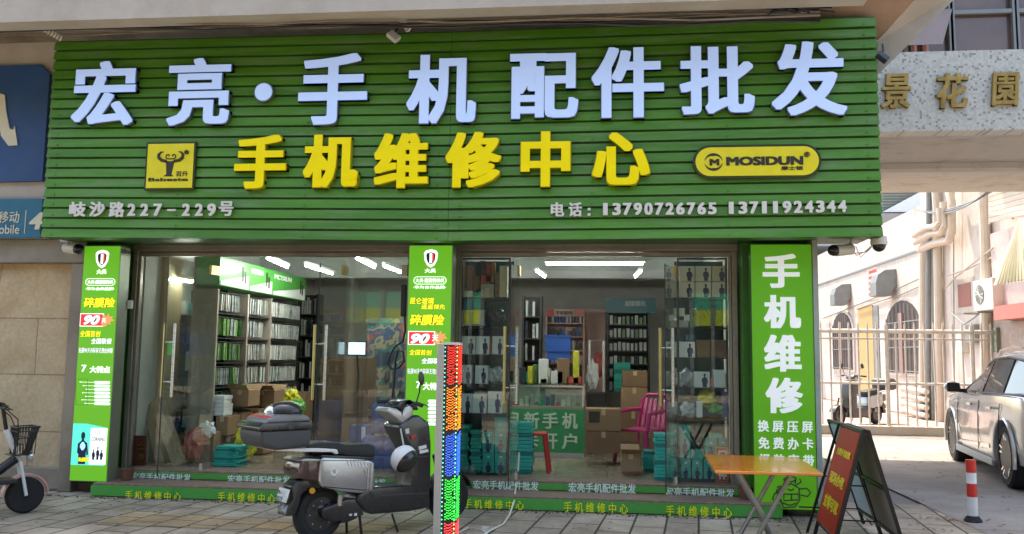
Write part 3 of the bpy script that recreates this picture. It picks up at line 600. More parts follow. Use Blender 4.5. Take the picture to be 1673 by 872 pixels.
m=MB(); a,b,c,d=RC(122,704,148,758,Y); TH=(0,.002,0); man(m,lambda u,v:(a+(b-a)*u,Y-.0045,c+(d-c)*v)); mn=m.build('printed_figure',M['lnavy'],t)
m=MB(); a2,b2,c2,d2=RC(131,722,140,735,Y); m.prism(stadium(a2,b2,c2,d2,5),(0,.001,0),lambda u,v:(u,Y-.006,v)); m.build('chest_badge',mat('print_light_blue',(.2,.4,.8),.4,var=0,emit=(.2,.45,.9),es=.5),t)
m=MB(); a,b,c,d=RC(147,699,174,759,Y); m.box(a,b,Y-.004,Y-.0022,c,d); m.build('white_card',M['lwhite'],t)
wpx('CORNING',149,714,172,720.5,Y-.0045,M['lnavy'],t,bold=.02,depth=.001,shear=.2)
for xx,hh in ((153,733),(160,728),(166,734)):
    m=MB(); a,b,c,d=RC(xx-4,hh,xx+4,751,Y); man(m,lambda u,v:(a+(b-a)*u,Y-.0065,c+(d-c)*v)); m.build('printed_silhouette',M['lnavy'],t)
m=MB(); cc=P(160,706,Y); m.tube([(cc.x+.024*math.cos(k*.5236),Y-.006,cc.z+.024*math.sin(k*.5236)) for k in range(13)],.003,5); m.build('ring_mark',M['lnavy'],t)
outlined('贴膜险',(128,747,145,754),Y-.006,t,b=.02)
t,Y=lightbox('backlit green advertising box with shield and 90, on the pillar between the two windows',663,736,400,792,0)
shield(t,Y,704,422,23,30); wpx('大兵',694,438.5,712,445.5,Y,M['lwhite'],t,bold=.03,depth=.002)
pill(t,Y,(676,452,729,464)); wpx('大兵·超清特种兵',679,454.5,726,461.5,Y,M['lwhite'],t,bold=.01,depth=.002); wpx('·华为合作品牌·',675,466.5,729,471.5,Y,M['lwhite'],t,bold=.01,depth=.002)
outlined('昆仑玻璃',(670,486,709,496.5),Y,t,b=.02,sh=.1); outlined('遥遥领先',(688,497,727,505),Y,t,b=.02,sh=.1)
outlined('碎膜险',(670,513.5,726,531),Y,t,sh=.15)
star_badge(t,Y,(671,545,702,561),(706,547,716,557),(668,542,709,562),(708,540,731,563))
outlined('全国首创',(669,571,705,580),Y,t,sh=.1,b=.02); outlined('全国联保',(689,585,726,594),Y,t,M['lwhite'],sh=.1,b=.02)
outlined('贴膜90天内碎屏无理由换膜',(666,602,726,611),Y,t,M['lwhite'],b=.0)
outlined('7',(680,623,687,634),Y,t,M['lwhite'],b=.04); wpx('大特点',691,625,725,637,Y,M['lwhite'],t,bold=.03,depth=.002)
for k in range(7):
    yy=653+k*6.2; x0,x1,z0,z1=RC(699,yy,726,yy+4.6,Y); m=MB(); m.prism(stadium(x0,x1,z0,z1,4),(0,.002,0),lambda a,b:(a,Y-.002,b)); m.build('bar',M['lwhite'],t)
x0,x1,z0,z1=RC(1229.5,399,1331,832,YP)
t=thing('lettered_board','tall green vinyl board with large white characters on the right end pillar','sign',((x0+x1)/2,YP+.1,z0)); Y=YP-.0005
m=MB(); m.box(x0,x1,YP+.004,YP+.2,z0,z1); m.build('casing',M['greendk'],t)
m=MB(); m.box(x0+.003,x1-.003,YP,YP+.0035,z0+.003,z1-.003); m.build('face',M['lboxr'],t)
m=MB(); m.box(x1+.004,x1+.055,YP-.01,YP+.3,z0-.05,BL.z+.05); m.build('aluminium_edge',mat('grey_green_edge',(.36,.42,.36),.6,var=.08,dirt=(.2,.24,.2)),t)
for ch,r in (('手',(1246,415,1306,470)),('机',(1248,482,1308,536)),('维',(1248.5,547,1309,607)),('修',(1251,617,1311,675))): wpx(ch,*r,Y,M['rtextr'],t,bold=.045,depth=.003)
for s,r in (('换屏压屏',(1238,687,1328,706)),('免费办卡',(1239,714.5,1329,734)),('报装宽带',(1240,742,1330,762))): wpx(s.replace('',' ')[1:-1],*r,Y,M['rtextr'],t,bold=.025,depth=.003)
m=MB(); rnd=random.Random(3)
def q(u,v): return P(1262+62*u,832-56*v,Y-.002)
for pts in ([(.1,.55),(.3,.7),(.5,.75),(.7,.62),(.72,.3),(.6,.08),(.3,.05),(.2,.3),(.1,.55)],[(.35,.72),(.3,.88),(.45,.98),(.62,.92),(.6,.75)],[(.72,.6),(.9,.62),(1.,.5),(.93,.38),(.75,.42)],[(.2,.55),(.05,.45),(.0,.3),(.12,.2),(.25,.28)],[(.3,.45),(.68,.45),(.66,.28),(.3,.26),(.3,.45)],[(.35,.85),(.5,.8),(.6,.86)],[(.5,.45),(.5,.27)],[(.25,.2),(.45,.12),(.62,.18)],[(.4,.6),(.48,.55),(.56,.6)],[(.6,.7),(.75,.8),(.72,.9)],[(.3,.6),(.2,.68),(.12,.64)]):
    m.tube([q(*p) for p in pts],.007,5)
m.build('line_drawing',M['logoblk'],t)
# ================================================================ SHOP FRONT GLAZING
def glazing(label, pxl, pxr, fixed, nm='shopfront_glazing'):
    x0,x1=P(pxl,600,YG).x,P(pxr,600,YG).x
    zt_=P((pxl+pxr)/2,419,YG).z; zh=P((pxl+pxr)/2,401,YG).z+.12
    t=thing(nm,label,'glazing',((x0+x1)/2,YG,ZF))
    m=MB(); m.box(x0-.12,x1+.1,YG-.06,YG+.06,zt_+.05,zh); m.box(x0-.12,x1+.1,YG-.075,YG+.0,zt_+.055,zt_+.085); m.box(x0-.12,x1+.1,YG-.03,YG+.05,zt_,zt_+.045); m.bevel(.004,1); m.build('header',M['frame'],t)
    for s,(a,b) in enumerate(((x0-.10,x0-.045),(x1+.03,x1+.085))):
        m=MB(); m.box(a,b,YG-.06,YG+.05,ZF,zt_+.05); m.box(a+(.058 if s==0 else -.03),b+(.03 if s==0 else -.058),YG-.03,YG+.03,ZF,zt_+.0); m.bevel(.003,1); m.build('jamb',M['frame'],t)
    for (a,b) in fixed:
        xa,xb=P(a,600,YG).x,P(b,600,YG).x
        m=MB(); m.box(xa,xb,YG-.005,YG+.005,ZF+.006,zt_-.004); m.build('fixed_pane',M['glass'],t)
    return t,zt_
gl,ztl=glazing('glass front of the left shop window, fixed panes either side of the open doors',225,663,[(226,349),(562,662)])
gr,ztr=glazing('glass front of the right shop window, fixed panes either side of the open doors',754,1192,[(755,846),(1107,1191)])
def door(label, hpx, epx, ztop):
    hx=P(hpx,600,YG).x; LW=.86
    # edge position : where the ray through epx meets the circle of the leaf
    best=None
    for k in range(400):
        a=R_(50+80*k/400); e=Vector((hx+LW*math.cos(a)*SG,YG-LW*math.sin(a),0))
        v=e+Vector((0,0,1.5))-CAM; px=836.5+FPX*v.dot(_R)/v.dot(_F)
        if best is None or abs(px-epx)<best[0]: best=(abs(px-epx),a,e)
    e=best[2]; h=Vector((hx,YG,0)); d=(e-h).normalized(); n=Vector((-d.y,d.x,0))
    t=thing('glass_door',label,'door',(hx,YG,ZF),group=None)
    z0,z1=ZF+.03,ztop-.17
    m=MB(); a=h+d*.02; b=h+d*LW
    m.slab(a+Vector((0,0,z0))-n*.005,b+Vector((0,0,z0))-n*.005,b+Vector((0,0,z1))-n*.005,a+Vector((0,0,z1))-n*.005,n*.01); m.build('pane',M['glass'],t)
    m=MB(); m.beam(b+d*.002+Vector((0,0,z0)),b+d*.002+Vector((0,0,z1)),.011,.006,up=d); m.build('dark_edge',M['black'],t)
    m=MB(); m.box(-.0,.16,-.018,.018,-.055,.055)
    mt_=Matrix.Translation(h+Vector((0,0,z1)))@Matrix.Rotation(math.atan2(d.y,d.x),4,'Z'); m.bm.transform(mt_); m.bevel(.004,1); m.build('patch_fitting',M['brass'],t)
    m=MB(); m.box(-.0,.16,-.018,.018,-.04,.05); m.bm.transform(Matrix.Translation(h+Vector((0,0,z0)))@Matrix.Rotation(math.atan2(d.y,d.x),4,'Z')); m.build('patch_fitting',M['steel'],t)
    hp=h+d*(LW-.07)
    for s in (-1,1):
        m=MB(); c=hp+n*s*.062
        zt0,zt1=1.52,2.02
        zt1=1.86; zt0=1.08
        m.tube([c+Vector((0,0,zt0)),c+Vector((0,0,zt1))],.016,10)
        for zz in (zt0+.16,zt1-.2): m.tube([hp+Vector((0,0,zz)),c+Vector((0,0,zz))],.009,8)
        m.build('handle',M['brass'] if s<0 else M['steel'],t,smooth=True)
    return t
SG=1
d1=door('open glass door nearest the leftmost lit box, a green tag on its handle',350,268,ztl)
d2=door('open glass door in front of the brown cardboard sheets, right door of the left window',562,518,ztl)
d3=door('open glass door beside the left display cabinet of the right window',847,833,ztr)
SG=-1
d4=door('open glass door beside the right display cabinet, near the pink chair',1106,1087,ztr)
c=PX(278,570,P(268,600,YG-.8).x+.05); m=MB(); m.box(c.x-.03,c.x+.03,c.y-.005,c.y+.005,c.z-.065,c.z+.065); tg=m.build('tag',M['greenb'],d1)
# transom glass above the doors
for t,a,b,z in ((gl,350,561,ztl),(gr,847,1106,ztr)):
    xa,xb=P(a,600,YG).x,P(b,600,YG).x
    m=MB(); m.box(xa+.006,xb-.006,YG-.005,YG+.005,z-.155,z-.004); m.build('transom_pane',M['glass'],t)
# ================================================================ NEIGHBOUR ON THE LEFT
t=thing('neighbour_shopfront','closed shopfront covered with wrinkled brown paper, left of the green shop','shopfront',(P(0,600,.3).x,.3,0))
xr_=P(131,600,.3).x-.0
za=P(60,431,.3).z; zb=P(60,396,.3).z
m=MB(); m.box(-14,xr_+.04,.2,.42,za,BL.z+.05); m.bevel(.01,1); m.build('head_frame',M['frame'],t)
m=MB(); m.box(xr_-.12,xr_+.04,.2,.42,0,za-.002); m.bevel(.01,1); m.build('jamb',M['frame'],t)
zc=P(60,762,.3).z
m=MB(); m.box(-14,xr_-.122,.24,.40,.02,zc); m.bevel(.01,1); m.build('bottom_panel',M['frame'],t)
bm=bmesh.new(); nx,nz=90,60
for j in range(nz+1):
    for i in range(nx+1):
        x=-9+(xr_-.13+9)*i/nx; z=zc+(za-zc)*j/nz
        bm.verts.new((x,.33-.03*abs(math.sin(x*3.3+z*1.7+math.sin(z*2.2)))*abs(math.sin(z*4.9+.6*math.sin(x*5)))+random.uniform(-.006,.006),z))
bm.verts.ensure_lookup_table()
for j in range(nz):
    for i in range(nx): bm.faces.new([bm.verts[k] for k in (j*(nx+1)+i,j*(nx+1)+i+1,(j+1)*(nx+1)+i+1,(j+1)*(nx+1)+i)])
mb=MB(); mb.bm.free(); mb.bm=bm; mb.build('paper_cover',M['tan'],t,smooth=True)
m=MB(); m.box(-9,xr_-.13,.36,.42,zc,za); m.build('door_panel',M['frame'],t)
m=MB(); m.box(-14,P(92,200,.1).x+.02,.12,.5,BL.z+.051,5.6); m.build('fascia',M['concw'],t)
def nsign(nm,label,r):
    x0,x1,z0,z1=RC(*r,.1); x0=-9
    t=thing(nm,label,'sign',((x0+x1)/2,.1,z0)); return t,x0,x1,z0,z1
t,x0,x1,z0,z1=nsign('blue_sign','faded dark blue sign with one white brush stroke at the left edge',(0,108,79,301))
m=MB(); m.prism([(x0,z0),(x1,z0+.03),(x1,z1-.12),(x1-.12,z1),(x0,z1)],(0,.05,0),lambda a,b:(a,.06,b)); m.build('face',M['blue'],t)
st=[(-14,148),(8,155),(10,180),(16,210),(22,212),(24,205),(29,237),(14,238),(2,222),(-3,190),(-4,168),(-14,163)]
m=MB(); m.prism([(P(a,b,.05).x,P(a,b,.05).z) for a,b in st],(0,.012,0),lambda a,b:(a,.045,b)); m.build('brush_stroke',M['cream'],t)
t,x0,x1,z0,z1=nsign('phone_company_sign','teal blue sign reading Mobile and 4, under the dark blue sign',(0,326,72,389))
m=MB(); m.box(x0,x1,.05,.1,z0,z1); m.build('face',M['blue2'],t)
wpx('移动',-2,345,32,364,.049,M['cream'],t,bold=.01); wpx('Mobile',-14,367,32,382,.049,M['cream'],t,bold=.01); wpx('4',49,347,71,375,.049,M['cream'],t,bold=.05,shear=.2)
m=MB(); a,b,c_,d_=RC(41,343,42.2,382,.05); m.box(a,b,.045,.049,c_,d_); m.build('divider',M['cream'],t)
# ================================================================ CAMERAS AND LAMPS
ORDN=['first','second','third','fourth','fifth','sixth','seventh','eighth','ninth','tenth','eleventh','twelfth','thirteenth','fourteenth','fifteenth']
def bullet_cam(px,py,Y,label,flip=1,dome=False):
    c=P(px,py,Y)
    t=thing('security_camera',label,'security camera',c)
    m=MB()
    if not dome:
        m.tube([c+Vector((-.12*flip,.02,.01)),c+Vector((.05*flip,-.03,-.01))],[.055,.06],16); m.build('body',M['camw'],t,smooth=True)
        m=MB(); m.ball(c+Vector((.075*flip,-.04,-.01)),.062,(1,1,.95)); m.build('black_lens',M['camb'],t,smooth=True)
        m=MB(); m.tube([c+Vector((-.1*flip,.02,.02)),c+Vector((-.12*flip,.05,.09))],.014); m.box(c.x-.16*flip-.04,c.x-.16*flip+.06,c.y+.02,c.y+.1,c.z+.085,c.z+.11); m.build('bracket',M['camw'],t)
    else:
        m.lathe([(.045,.09),(.075,.08),(.08,.02),(.076,0)],c,(0,0,1),20); m.build('body',M['camw'],t,smooth=True)
        m=MB(); m.ball(c+Vector((0,0,-.005)),.066,(1,1,1)); m.build('black_dome',M['camb'],t,smooth=True)
    return t
bullet_cam(122,406,YP-.08,'white security camera with black lens under the left end of the green sign')
bullet_cam(1373,408,YS+.3,'white security camera with black lens under the right end of the sign, facing left',-1)
bullet_cam(1436,400,YS+.2,'black glass dome camera hanging below the bottom right corner of the sign',dome=True)
m=MB()
for k in range(3):
    m.tube([P(1380+9*k,402,YS+.35),P(1392+7*k,414+3*k,YS+.33),P(1412+4*k,412-2*k,YS+.33),P(1430,396,YS+.3)],.005,5)
tag(m.build('camera_cable',M['offw'],smooth=True),'thin pale cables drooping between the two cameras under the sign corner','cable')
def flood(px,py,label,sz=1,w=1):
    c=P(px,py,YS-.18); t=thing('floodlight',label,'floodlight',c)
    mtx=Matrix.Translation(c)@Matrix.Rotation(R_(40),4,'Y')@Matrix.Rotation(R_(-30),4,'X')
    m=MB(); m.box(-.065*sz,.065*sz,-.03,.02,-.045*sz,.045*sz); m.bm.transform(mtx); m.bevel(.006,1); m.build('housing',M['camw'] if w else M['black'],t)
    m=MB(); m.box(-.055*sz,.055*sz,-.034,-.031,-.036*sz,.036*sz); m.bm.transform(mtx); m.build('glass_face',M['offw'] if w else M['lens'],t)
    m=MB(); m.tube([c,c+Vector((.02,.02,.08)),c+Vector((.04,.1,.17))],.01); m.build('arm',M['black'],t)
    return t
flood(643,60,'small pale floodlight hanging over the top middle of the green sign')
flood(1441,94,'small black spotlight at the top right corner of the green sign',.9,0)
def coil(px0,py0,px1,py1,label):
    a,b=P(px0,py0,-.75),P(px1,py1,-.5); d=(b-a); L=d.length; dn=d.normalized(); u=dn.cross(Vector((0,1,0))).normalized(); w=dn.cross(u)
    pts=[a+dn*L*k/60+(u*math.cos(k*.9)+w*math.sin(k*.9))*.03 for k in range(61)]
    m=MB(); m.tube(pts,.011,6); return tag(m.build('spiral_conduit',M['camw'],smooth=True),label,'conduit')
coil(58,38,100,62,'curled grey conduit on the ceiling above the left end of the sign')
coil(645,14,668,48,'curled grey conduit hanging above the middle of the sign')
m=MB(); c=P(93,26,-.9)
for k in range(9): m.beam(c+Vector((random.uniform(-.12,.12),random.uniform(-.05,.05),random.uniform(-.05,.05))),c+Vector((random.uniform(-.12,.12),random.uniform(-.05,.05),random.uniform(-.05,.07))),.02,.02)
m.box(c.x-.05,c.x+.07,c.y-.06,c.y+.03,c.z-.05,c.z+.05)
tag(m.build('insulator_bracket',M['camw']),'rusty bracket with insulators under the slab above the left end of the sign','bracket')
m=MB(); c=P(1310,14,-.8)
for k in range(16): m.tube([c+Vector((random.uniform(-.35,.3),random.uniform(-.05,.05),random.uniform(-.04,.04))),c+Vector((random.uniform(-.1,.1),0,random.uniform(-.05,.07))),c+Vector((random.uniform(-.3,.35),random.uniform(-.05,.05),random.uniform(-.04,.03)))],.008,5)
tag(m.build('wire_tangle',M['black']),'tangle of black wires under the slab above the last white character','wires')
for k,(za_,zb_,yy) in enumerate(((42,28,-.95),(50,36,-.8),(56,22,-.6),(47,30,-.7),(61,17,-.42))):
    m=MB(); pts=[]
    for i in range(15):
        x=-60+i*100; y=za_+(zb_-za_)*i/14+3*math.sin(i*1.7+k); pts.append(P(x,y,yy))
    m.tube(pts,.009+.003*(k%2),6); tag(m.build('overhead_cable',M['black'] if k%2 else M['soffit'],smooth=True),['highest and nearest','second','middle','fourth','lowest and farthest'][k]+' of the long cables along the top of the green sign','cable','cables running along above the sign')
# ================================================================ INTERIOR
def tube_light(a,b,label,group=None):
    a,b=Vector(a),Vector(b)
    t=thing('tube_light',label,'ceiling light',(a+b)/2,group=group)
    m=MB(); m.tube([a,b],.013,8); m.build('tube',M['tube_'],t)
    d=(b-a).normalized(); m=MB(); m.beam(a-d*.03+Vector((0,0,.04)),b+d*.03+Vector((0,0,.04)),.05,.035); m.build('fitting',M['white'],t)
def tl(px0,py0,px1,py1,label,z=None,group=None):
    z=ZC-.12 if z is None else z
    a=G(px0,py0,z); b=G(px1,py1,z); tube_light(a,b,label,group)
xa=P(893,431,1.3); xb=P(1050,431,1.3); tube_light(xa,xb,'bright long tube light just behind the glass of the right window')
def tl2(px0,px1,py,dy,label,Y0,L=1.1):
    a=P(px0,py,Y0); X=a.x; k=P(px1,py+dy,Y0+L); b=Vector((k.x,k.y,a.z)); tube_light(a,b,label)
tl2(437,470,422,8,'tube light over the green packets, leftmost of the four by the left window top',1.5)
tl2(500,543,434,9,'tube light in the left room between the packet wall and the open doorway',2.2)
tl2(583,612,422,8,'tube light above the tablet in the left room',1.5)
tl2(628,664,435,9,'tube light at the right end of the left room beside the pillar',2.0)
tl2(877,890,443,12,'small slanted tube light at the left in the right room',2.6,.8)
tl2(1047,1038,443,14,'small slanted tube light at the right in the right room',2.6,.8)
m_=P(280,455,1.35); n_=P(338,463,1.35); tube_light(m_,n_,'tube light seen through the fixed pane at the far left of the shop')
# ---- wall of packets in the left room (along X = const)
XS=P(349,600,1.25).x
s=thing('packet_shelving','tall beige wall shelving with green header panels, hung with green and white packets','shelving',(XS-.1,2.6,ZF))
LOR=['first','second','third','fourth','fifth','sixth','seventh','eighth','ninth','tenth','eleventh','twelfth','thirteenth']
Yn,Yf=1.25,4.3
m=MB(); m.box(XS-.32,XS-.28,Yn,Yf,ZF,ZC-.35); m.build('back_panel',M['shelfw'],s)
bays=[(1.25,2.15),(2.15,2.95),(2.95,4.3)]
for (a,b) in bays:
    m=MB(); m.box(XS-.28,XS+.02,a-.02,a+.02,ZF,ZC-.75); m.build('upright',M['shelfw'],s)
zH0=PX(360,478,XS).z
zH0=P(360,468,1.5).z
m=MB(); m.box(XS-.30,XS+.02,Yn,Yf,zH0,zH0+.36); hp=m.build('header_panel',M['riser'],s)
for a,b in bays:
    m=MB(); m.prism([(a+.03,zH0+.01),(b-.03,zH0+.01),(b-.03,zH0+.19),(a+.03,zH0+.06)],(.004,0,0),lambda u,v:(XS+.0201,u,v)); m.build('white_band',M['white'],hp)
    m=MB(); m.box(XS+.0245,XS+.027,b-.25,b-.2,zH0+.1,zH0+.3); m.box(XS+.0245,XS+.027,b-.17,b-.12,zH0+.08,zH0+.24); m.build('phone_print',M['logoblk'],hp)
    writing('MCYXUN',0,1,0,1,0,M['rtext'],hp,bold=.03,depth=.004,fn=lambda X,Z,D,a=a,b=b:(XS+.0205+D,a+.05+X*(b-a)*.5,zH0+.24+Z*.07))
for k in range(7):
    z=zH0-.05-k*.31
    if z<1.0: break
    m=MB(); m.box(XS-.27,XS+.0,Yn+.03,Yf-.02,z-.30,z-.285); m.tube([(XS-.02,Yn+.03,z-.03),(XS-.02,Yf-.02,z-.03)],.006,5); m.build('shelf_rail',M['shelf'],s)
    for bi,(a,b) in enumerate(bays):
        n=int((b-a-.1)/.105)
        for i in range(n):
            y=a+.07+i*.105; green=bi==0
            mb=MB(); r=random.uniform(-.02,.02); w=random.uniform(.07,.09)
            mb.box(XS-.14,XS-.02+r,y,y+w*.35 if not green else y+w*.5,z-.26+abs(r)*.5,z-.045)
            mb.box(XS-.13,XS-.01+r,y+w*.55,y+w*.8,z-.255,z-.05)
            mb.bm.transform(Matrix.Translation((XS-.07,y,z-.04))@Matrix.Rotation(random.gauss(0,.09),4,'X')@Matrix.Rotation(random.gauss(0,.35),4,'Z')@Matrix.Translation((-XS+.07,-y,-z+.04)))
            o=mb.build('hanging_packet',M[random.choice(['gpack','gpack2','gpack3','wpack2'])] if green and (k>0) else M[random.choice(['wpack','wpack2','wpack3','wpack'])])
            ro=['top','second','third','fourth','fifth','sixth','seventh'][k]; 
            tag(o,('green' if green and k>0 else 'white')+' packet, '+ro+' row, '+('near','middle','far')[bi]+' bay of the left shelving, '+(LOR[i] if i<len(LOR) else 'last')+' from the near end','packet','packets in the %s row, %s bay'%(ro,('near','middle','far')[bi]))
# dark bookcase at the back
def rack(nm,label,r,Y,rows,kind,dep=.3,m1='shelf',cols=8,cat='shelving',itemlab=None,fill=.8,header=None,mats=None):
    x0,x1,z0,z1=RC(*r,Y); t=thing(nm,label,cat,((x0+x1)/2,Y+dep/2,z0))
    m=MB(); m.box(x0,x1,Y+dep-.02,Y+dep,z0,z1); m.box(x0,x0+.03,Y,Y+dep-.021,z0,z1); m.box(x1-.03,x1,Y,Y+dep-.021,z0,z1); m.build('carcass',M[m1],t)
    H=(z1-z0)/rows
    for k in range(rows):
        zz=z1-(k+1)*H
        m=MB(); m.box(x0+.031,x1-.031,Y+.005,Y+dep-.022,zz,zz+.02); m.build('shelf',M[m1],t)
        for i in range(cols):
            if random.random()>fill: continue
            w=(x1-x0-.08)/cols; xx=x0+.04+i*w; hh=(H-.06)*random.uniform(.72,.98)
            mt=M[random.choice(mats)] 
            mb=MB(); mb.box(xx+.008,xx+w*random.uniform(.7,.93),Y+.03+random.uniform(0,.02),Y+.09,zz+.021,zz+.021+hh)
            if kind=='case': mb.bevel(.006,1)
            o=mb.build(itemlab[0],mt); tag(o,itemlab[1]%ORD[k]+', slot '+['one','two','three','four','five','six','seven','eight','nine','ten'][i]+' from left',itemlab[2],itemlab[1]%ORD[k])
    return t
ORD=['top','second','third','fourth','fifth','sixth','seventh','eighth']
rack('dark_bookcase','tall narrow black bookcase at the back of the left room',(484,480,516,690),5.2,6,'book',cols=6,itemlab=('booklet','pale booklet on the %s shelf of the black bookcase','booklet'),mats=['wpack','dpack','offw'],fill=.7)
rack('phone_case_rack','wall of phone cases under a pink poster at the back of the right room',(891,507,955,640),5.9,6,'case',cols=10,m1='pwall',itemlab=('phone_case','phone case on the %s row under the pink poster','phone case'),mats=['dpack','dpack','offw','bluep'],fill=.9)
rack('phone_case_rack','black rack of phone cases under the dark teal sign in the right room',(991,510,1062,640),5.2,6,'case',cols=9,itemlab=('phone_case','phone case on the %s row under the dark teal sign','phone case'),mats=['wpack','offw','dpack','wpack','gpack'],fill=.92)
rack('stock_rack','open black stock rack packed with goods behind the counter, left','850 480 884 700'.split() and (852,483,884,700),3.8,6,'b',cols=4,itemlab=('boxed_good','boxed good on the %s level of the stock rack','box'),mats=['gpack','wpack','dpack','offw'],fill=.85)
t=thing('poster','pink poster with red ends above the phone cases','poster',P(924,512,5.85)); bpx(893,505,955,517,5.88,.01,'sheet',M['pwall'],t)
bpx(893,505,905,517,5.87,.008,'red_end',M['redp'],t); bpx(939,505,955,517,5.87,.008,'red_end',M['redp'],t); wpx('手机配件',908,508,936,514,5.878,M['logoblk'],t,depth=.002)
t=thing('teal_sign','dark teal hanging sign with pale characters over the black rack','sign',P(1030,512,5.1)); bpx(989,487,1071,511,5.1,.03,'board',M['tealm'],t); wpx('超碳钢化',1021,491,1055,500,5.098,M['offw'],t,bold=.02,depth=.002)
bpx(955,505,989,690,6.2,.04,'pink_door',M['pwall']); o=bpy.data.objects['pink_door']; tag(o,'plain pink door panel in the back wall, lit brightly','door')
# notices, partition, posters in the left room
m=MB(); x0,x1,z0,z1=RC(521,585,612,745,1.9)
m.box(x0,x1,1.9,1.93,z0,z1); o=m.build('board',M['card']); o.name='cardboard_sheet'; tag(o,'large upright brown cardboard sheet standing in the left room behind the open door','cardboard')
m=MB(); x0,x1,z0,z1=RC(552,640,600,742,1.6); m.box(x0,x1,1.6,1.625,z0,z1); o=m.build('cardboard_sheet',M['card2']); tag(o,'darker brown cardboard sheet leaning in front of the large one, beside the blue crates','cardboard')
m=MB(); x0,x1,z0,z1=RC(598,520,662,660,2.6); m.box(x0,x1,2.6,2.62,z0,z1); o=m.build('poster',mat('poster_colours',(.25,.22,.2),.5,var=.0))
n=o.active_material.node_tree; N=n.nodes; b=N['Principled BSDF']; tc=N.new('ShaderNodeTexCoord'); no=N.new('ShaderNodeTexNoise'); no.inputs['Scale'].default_value=2.4; no.inputs['Detail'].default_value=4
r=N.new('ShaderNodeValToRGB'); r.color_ramp.interpolation='CONSTANT'
cols=[(.02,.05,.10),(.05,.16,.16),(.32,.26,.16),(.05,.10,.20),(.35,.1,.07),(.2,.3,.22)]
r.color_ramp.elements[0].color=(*cols[0],1); r.color_ramp.elements[1].position=.44; r.color_ramp.elements[1].color=(*cols[1],1)
for p_,c_ in ((.49,cols[2]),(.53,cols[3]),(.58,cols[4]),(.63,cols[5])): e=r.color_ramp.elements.new(p_); e.color=(*c_,1)
n.links.new(tc.outputs['Object'],no.inputs[0]); n.links.new(no.outputs['Fac'],r.inputs[0]); n.links.new(r.outputs[0],b.inputs['Base Color'])
tag(o,'colourful abstract poster at the right end of the left room','poster')
# tablet on the door glass
c=P(583,569,YG+.25); t=thing('tablet','lit tablet on a black holder behind the glass of the left window','tablet',c)
m=MB(); m.box(c.x-.115,c.x+.115,c.y,c.y+.012,c.z-.085,c.z+.085); m.bevel(.008,2); m.build('case',M['black'],t)
m=MB(); m.box(c.x-.10,c.x+.10,c.y-.002,c.y-.0005,c.z-.07,c.z+.07); m.build('screen',mat('tablet_screen',(.1,.15,.25),.1,var=0,emit=(.5,.75,1),es=.5),t)
m=MB(); m.tube([(c.x,c.y+.02,c.z-.08),(c.x,c.y+.1,c.z-.3),(c.x,c.y+.1,ZF+.02)],.012); m.lathe([(.14,0),(.14,.015),(.02,.03)],(c.x,c.y+.1,ZF),(0,0,1)); m.build('stand',M['black'],t)
# ---- cabinets in the right shop
def cabinet(label,pxl,pxr,shelves,Y=YG+.14,dep=.38,pyb=778):
    x0,x1=P(pxl,600,Y).x,P(pxr,600,Y).x; z1=P((pxl+pxr)/2,421,Y).z; z0=ZF
    t=thing('display_cabinet',label,'display cabinet',((x0+x1)/2,Y+dep/2,z0))
    m=MB()
    for x in (x0,x1-.02):
        for y in (Y,Y+dep-.02): m.box(x,x+.02,y,y+.02,z0,z1)
    m.box(x0+.02,x1-.02,Y,Y+.02,z1-.02,z1); m.box(x0+.02,x1-.02,Y,Y+.02,z0,z0+.03); m.build('frame',M['shelf'],t)
    m=MB(); m.box(x0,x1,Y+dep,Y+dep+.01,z0,z1); m.build('back_pane',M['tealm'],t)
    for py in shelves:
        z=P((pxl+pxr)/2,py,Y).z; m=MB(); m.box(x0+.021,x1-.021,Y+.004,Y+dep-.022,z-.012,z); m.build('shelf',M['shelf'],t)
    return t,Y,dep
yc=YG+.17
def item(r,label,mt,cat='box',dep=.12,nm='boxed_good',prn=False,Y=yc,group=None,pm='lnavy',pm2=None,tilt=0):
    x0,x1,z0,z1=RC(*r,Y)
    if prn:
        t=thing(nm,label,cat,((x0+x1)/2,Y+dep/2,z0),group=group)
        m=MB(); m.box(x0+.002,x1-.002,Y,Y+dep,z0+.001,z1); m.build('carton',M[mt],t)
        m=MB(); w=x1-x0; h=z1-z0
        global TH; TH=(0,.0008,0)
        u0,u1=(.38,.95) if prn==1 else (.15,.85); v1=.9 if prn==1 else .62
        man(m,lambda u,v:(x0+w*(u0+(u1-u0)*u),Y-.001,z0+h*(.03+v1*v*.97))); m.build('printed_figure',M[pm],t)
        if prn==2:
            m=MB(); m.box(x0+w*.4,x0+w*.6,Y-.001,Y-.0002,z0+h*.78,z0+h*.86); m.box(x0+w*.25,x0+w*.75,Y-.001,Y-.0002,z0+h*.06,z0+h*.1); m.build('printed_mark',M['white'],t)
        return t
    m=MB(); m.box(x0+.002,x1-.002,Y,Y+dep,z0+.001,z1)
    if tilt: m.bm.transform(Matrix.Translation(((x0+x1)/2,Y,z0))@Matrix.Rotation(R_(tilt),4,'Y')@Matrix.Translation((-(x0+x1)/2,-Y,-z0)))
    o=m.build(nm,M[mt]); return tag(o,label,cat,group)
cabinet('glass display cabinet behind the left pane of the right window, teal cartons at its foot',750,832,[487,534,579,627,675])
cabinet('glass display cabinet behind the right pane of the right window, six white cartons on top',1107,1190,[486,535,584,633,684])
SH=['top','second','third','fourth','fifth','lowest']
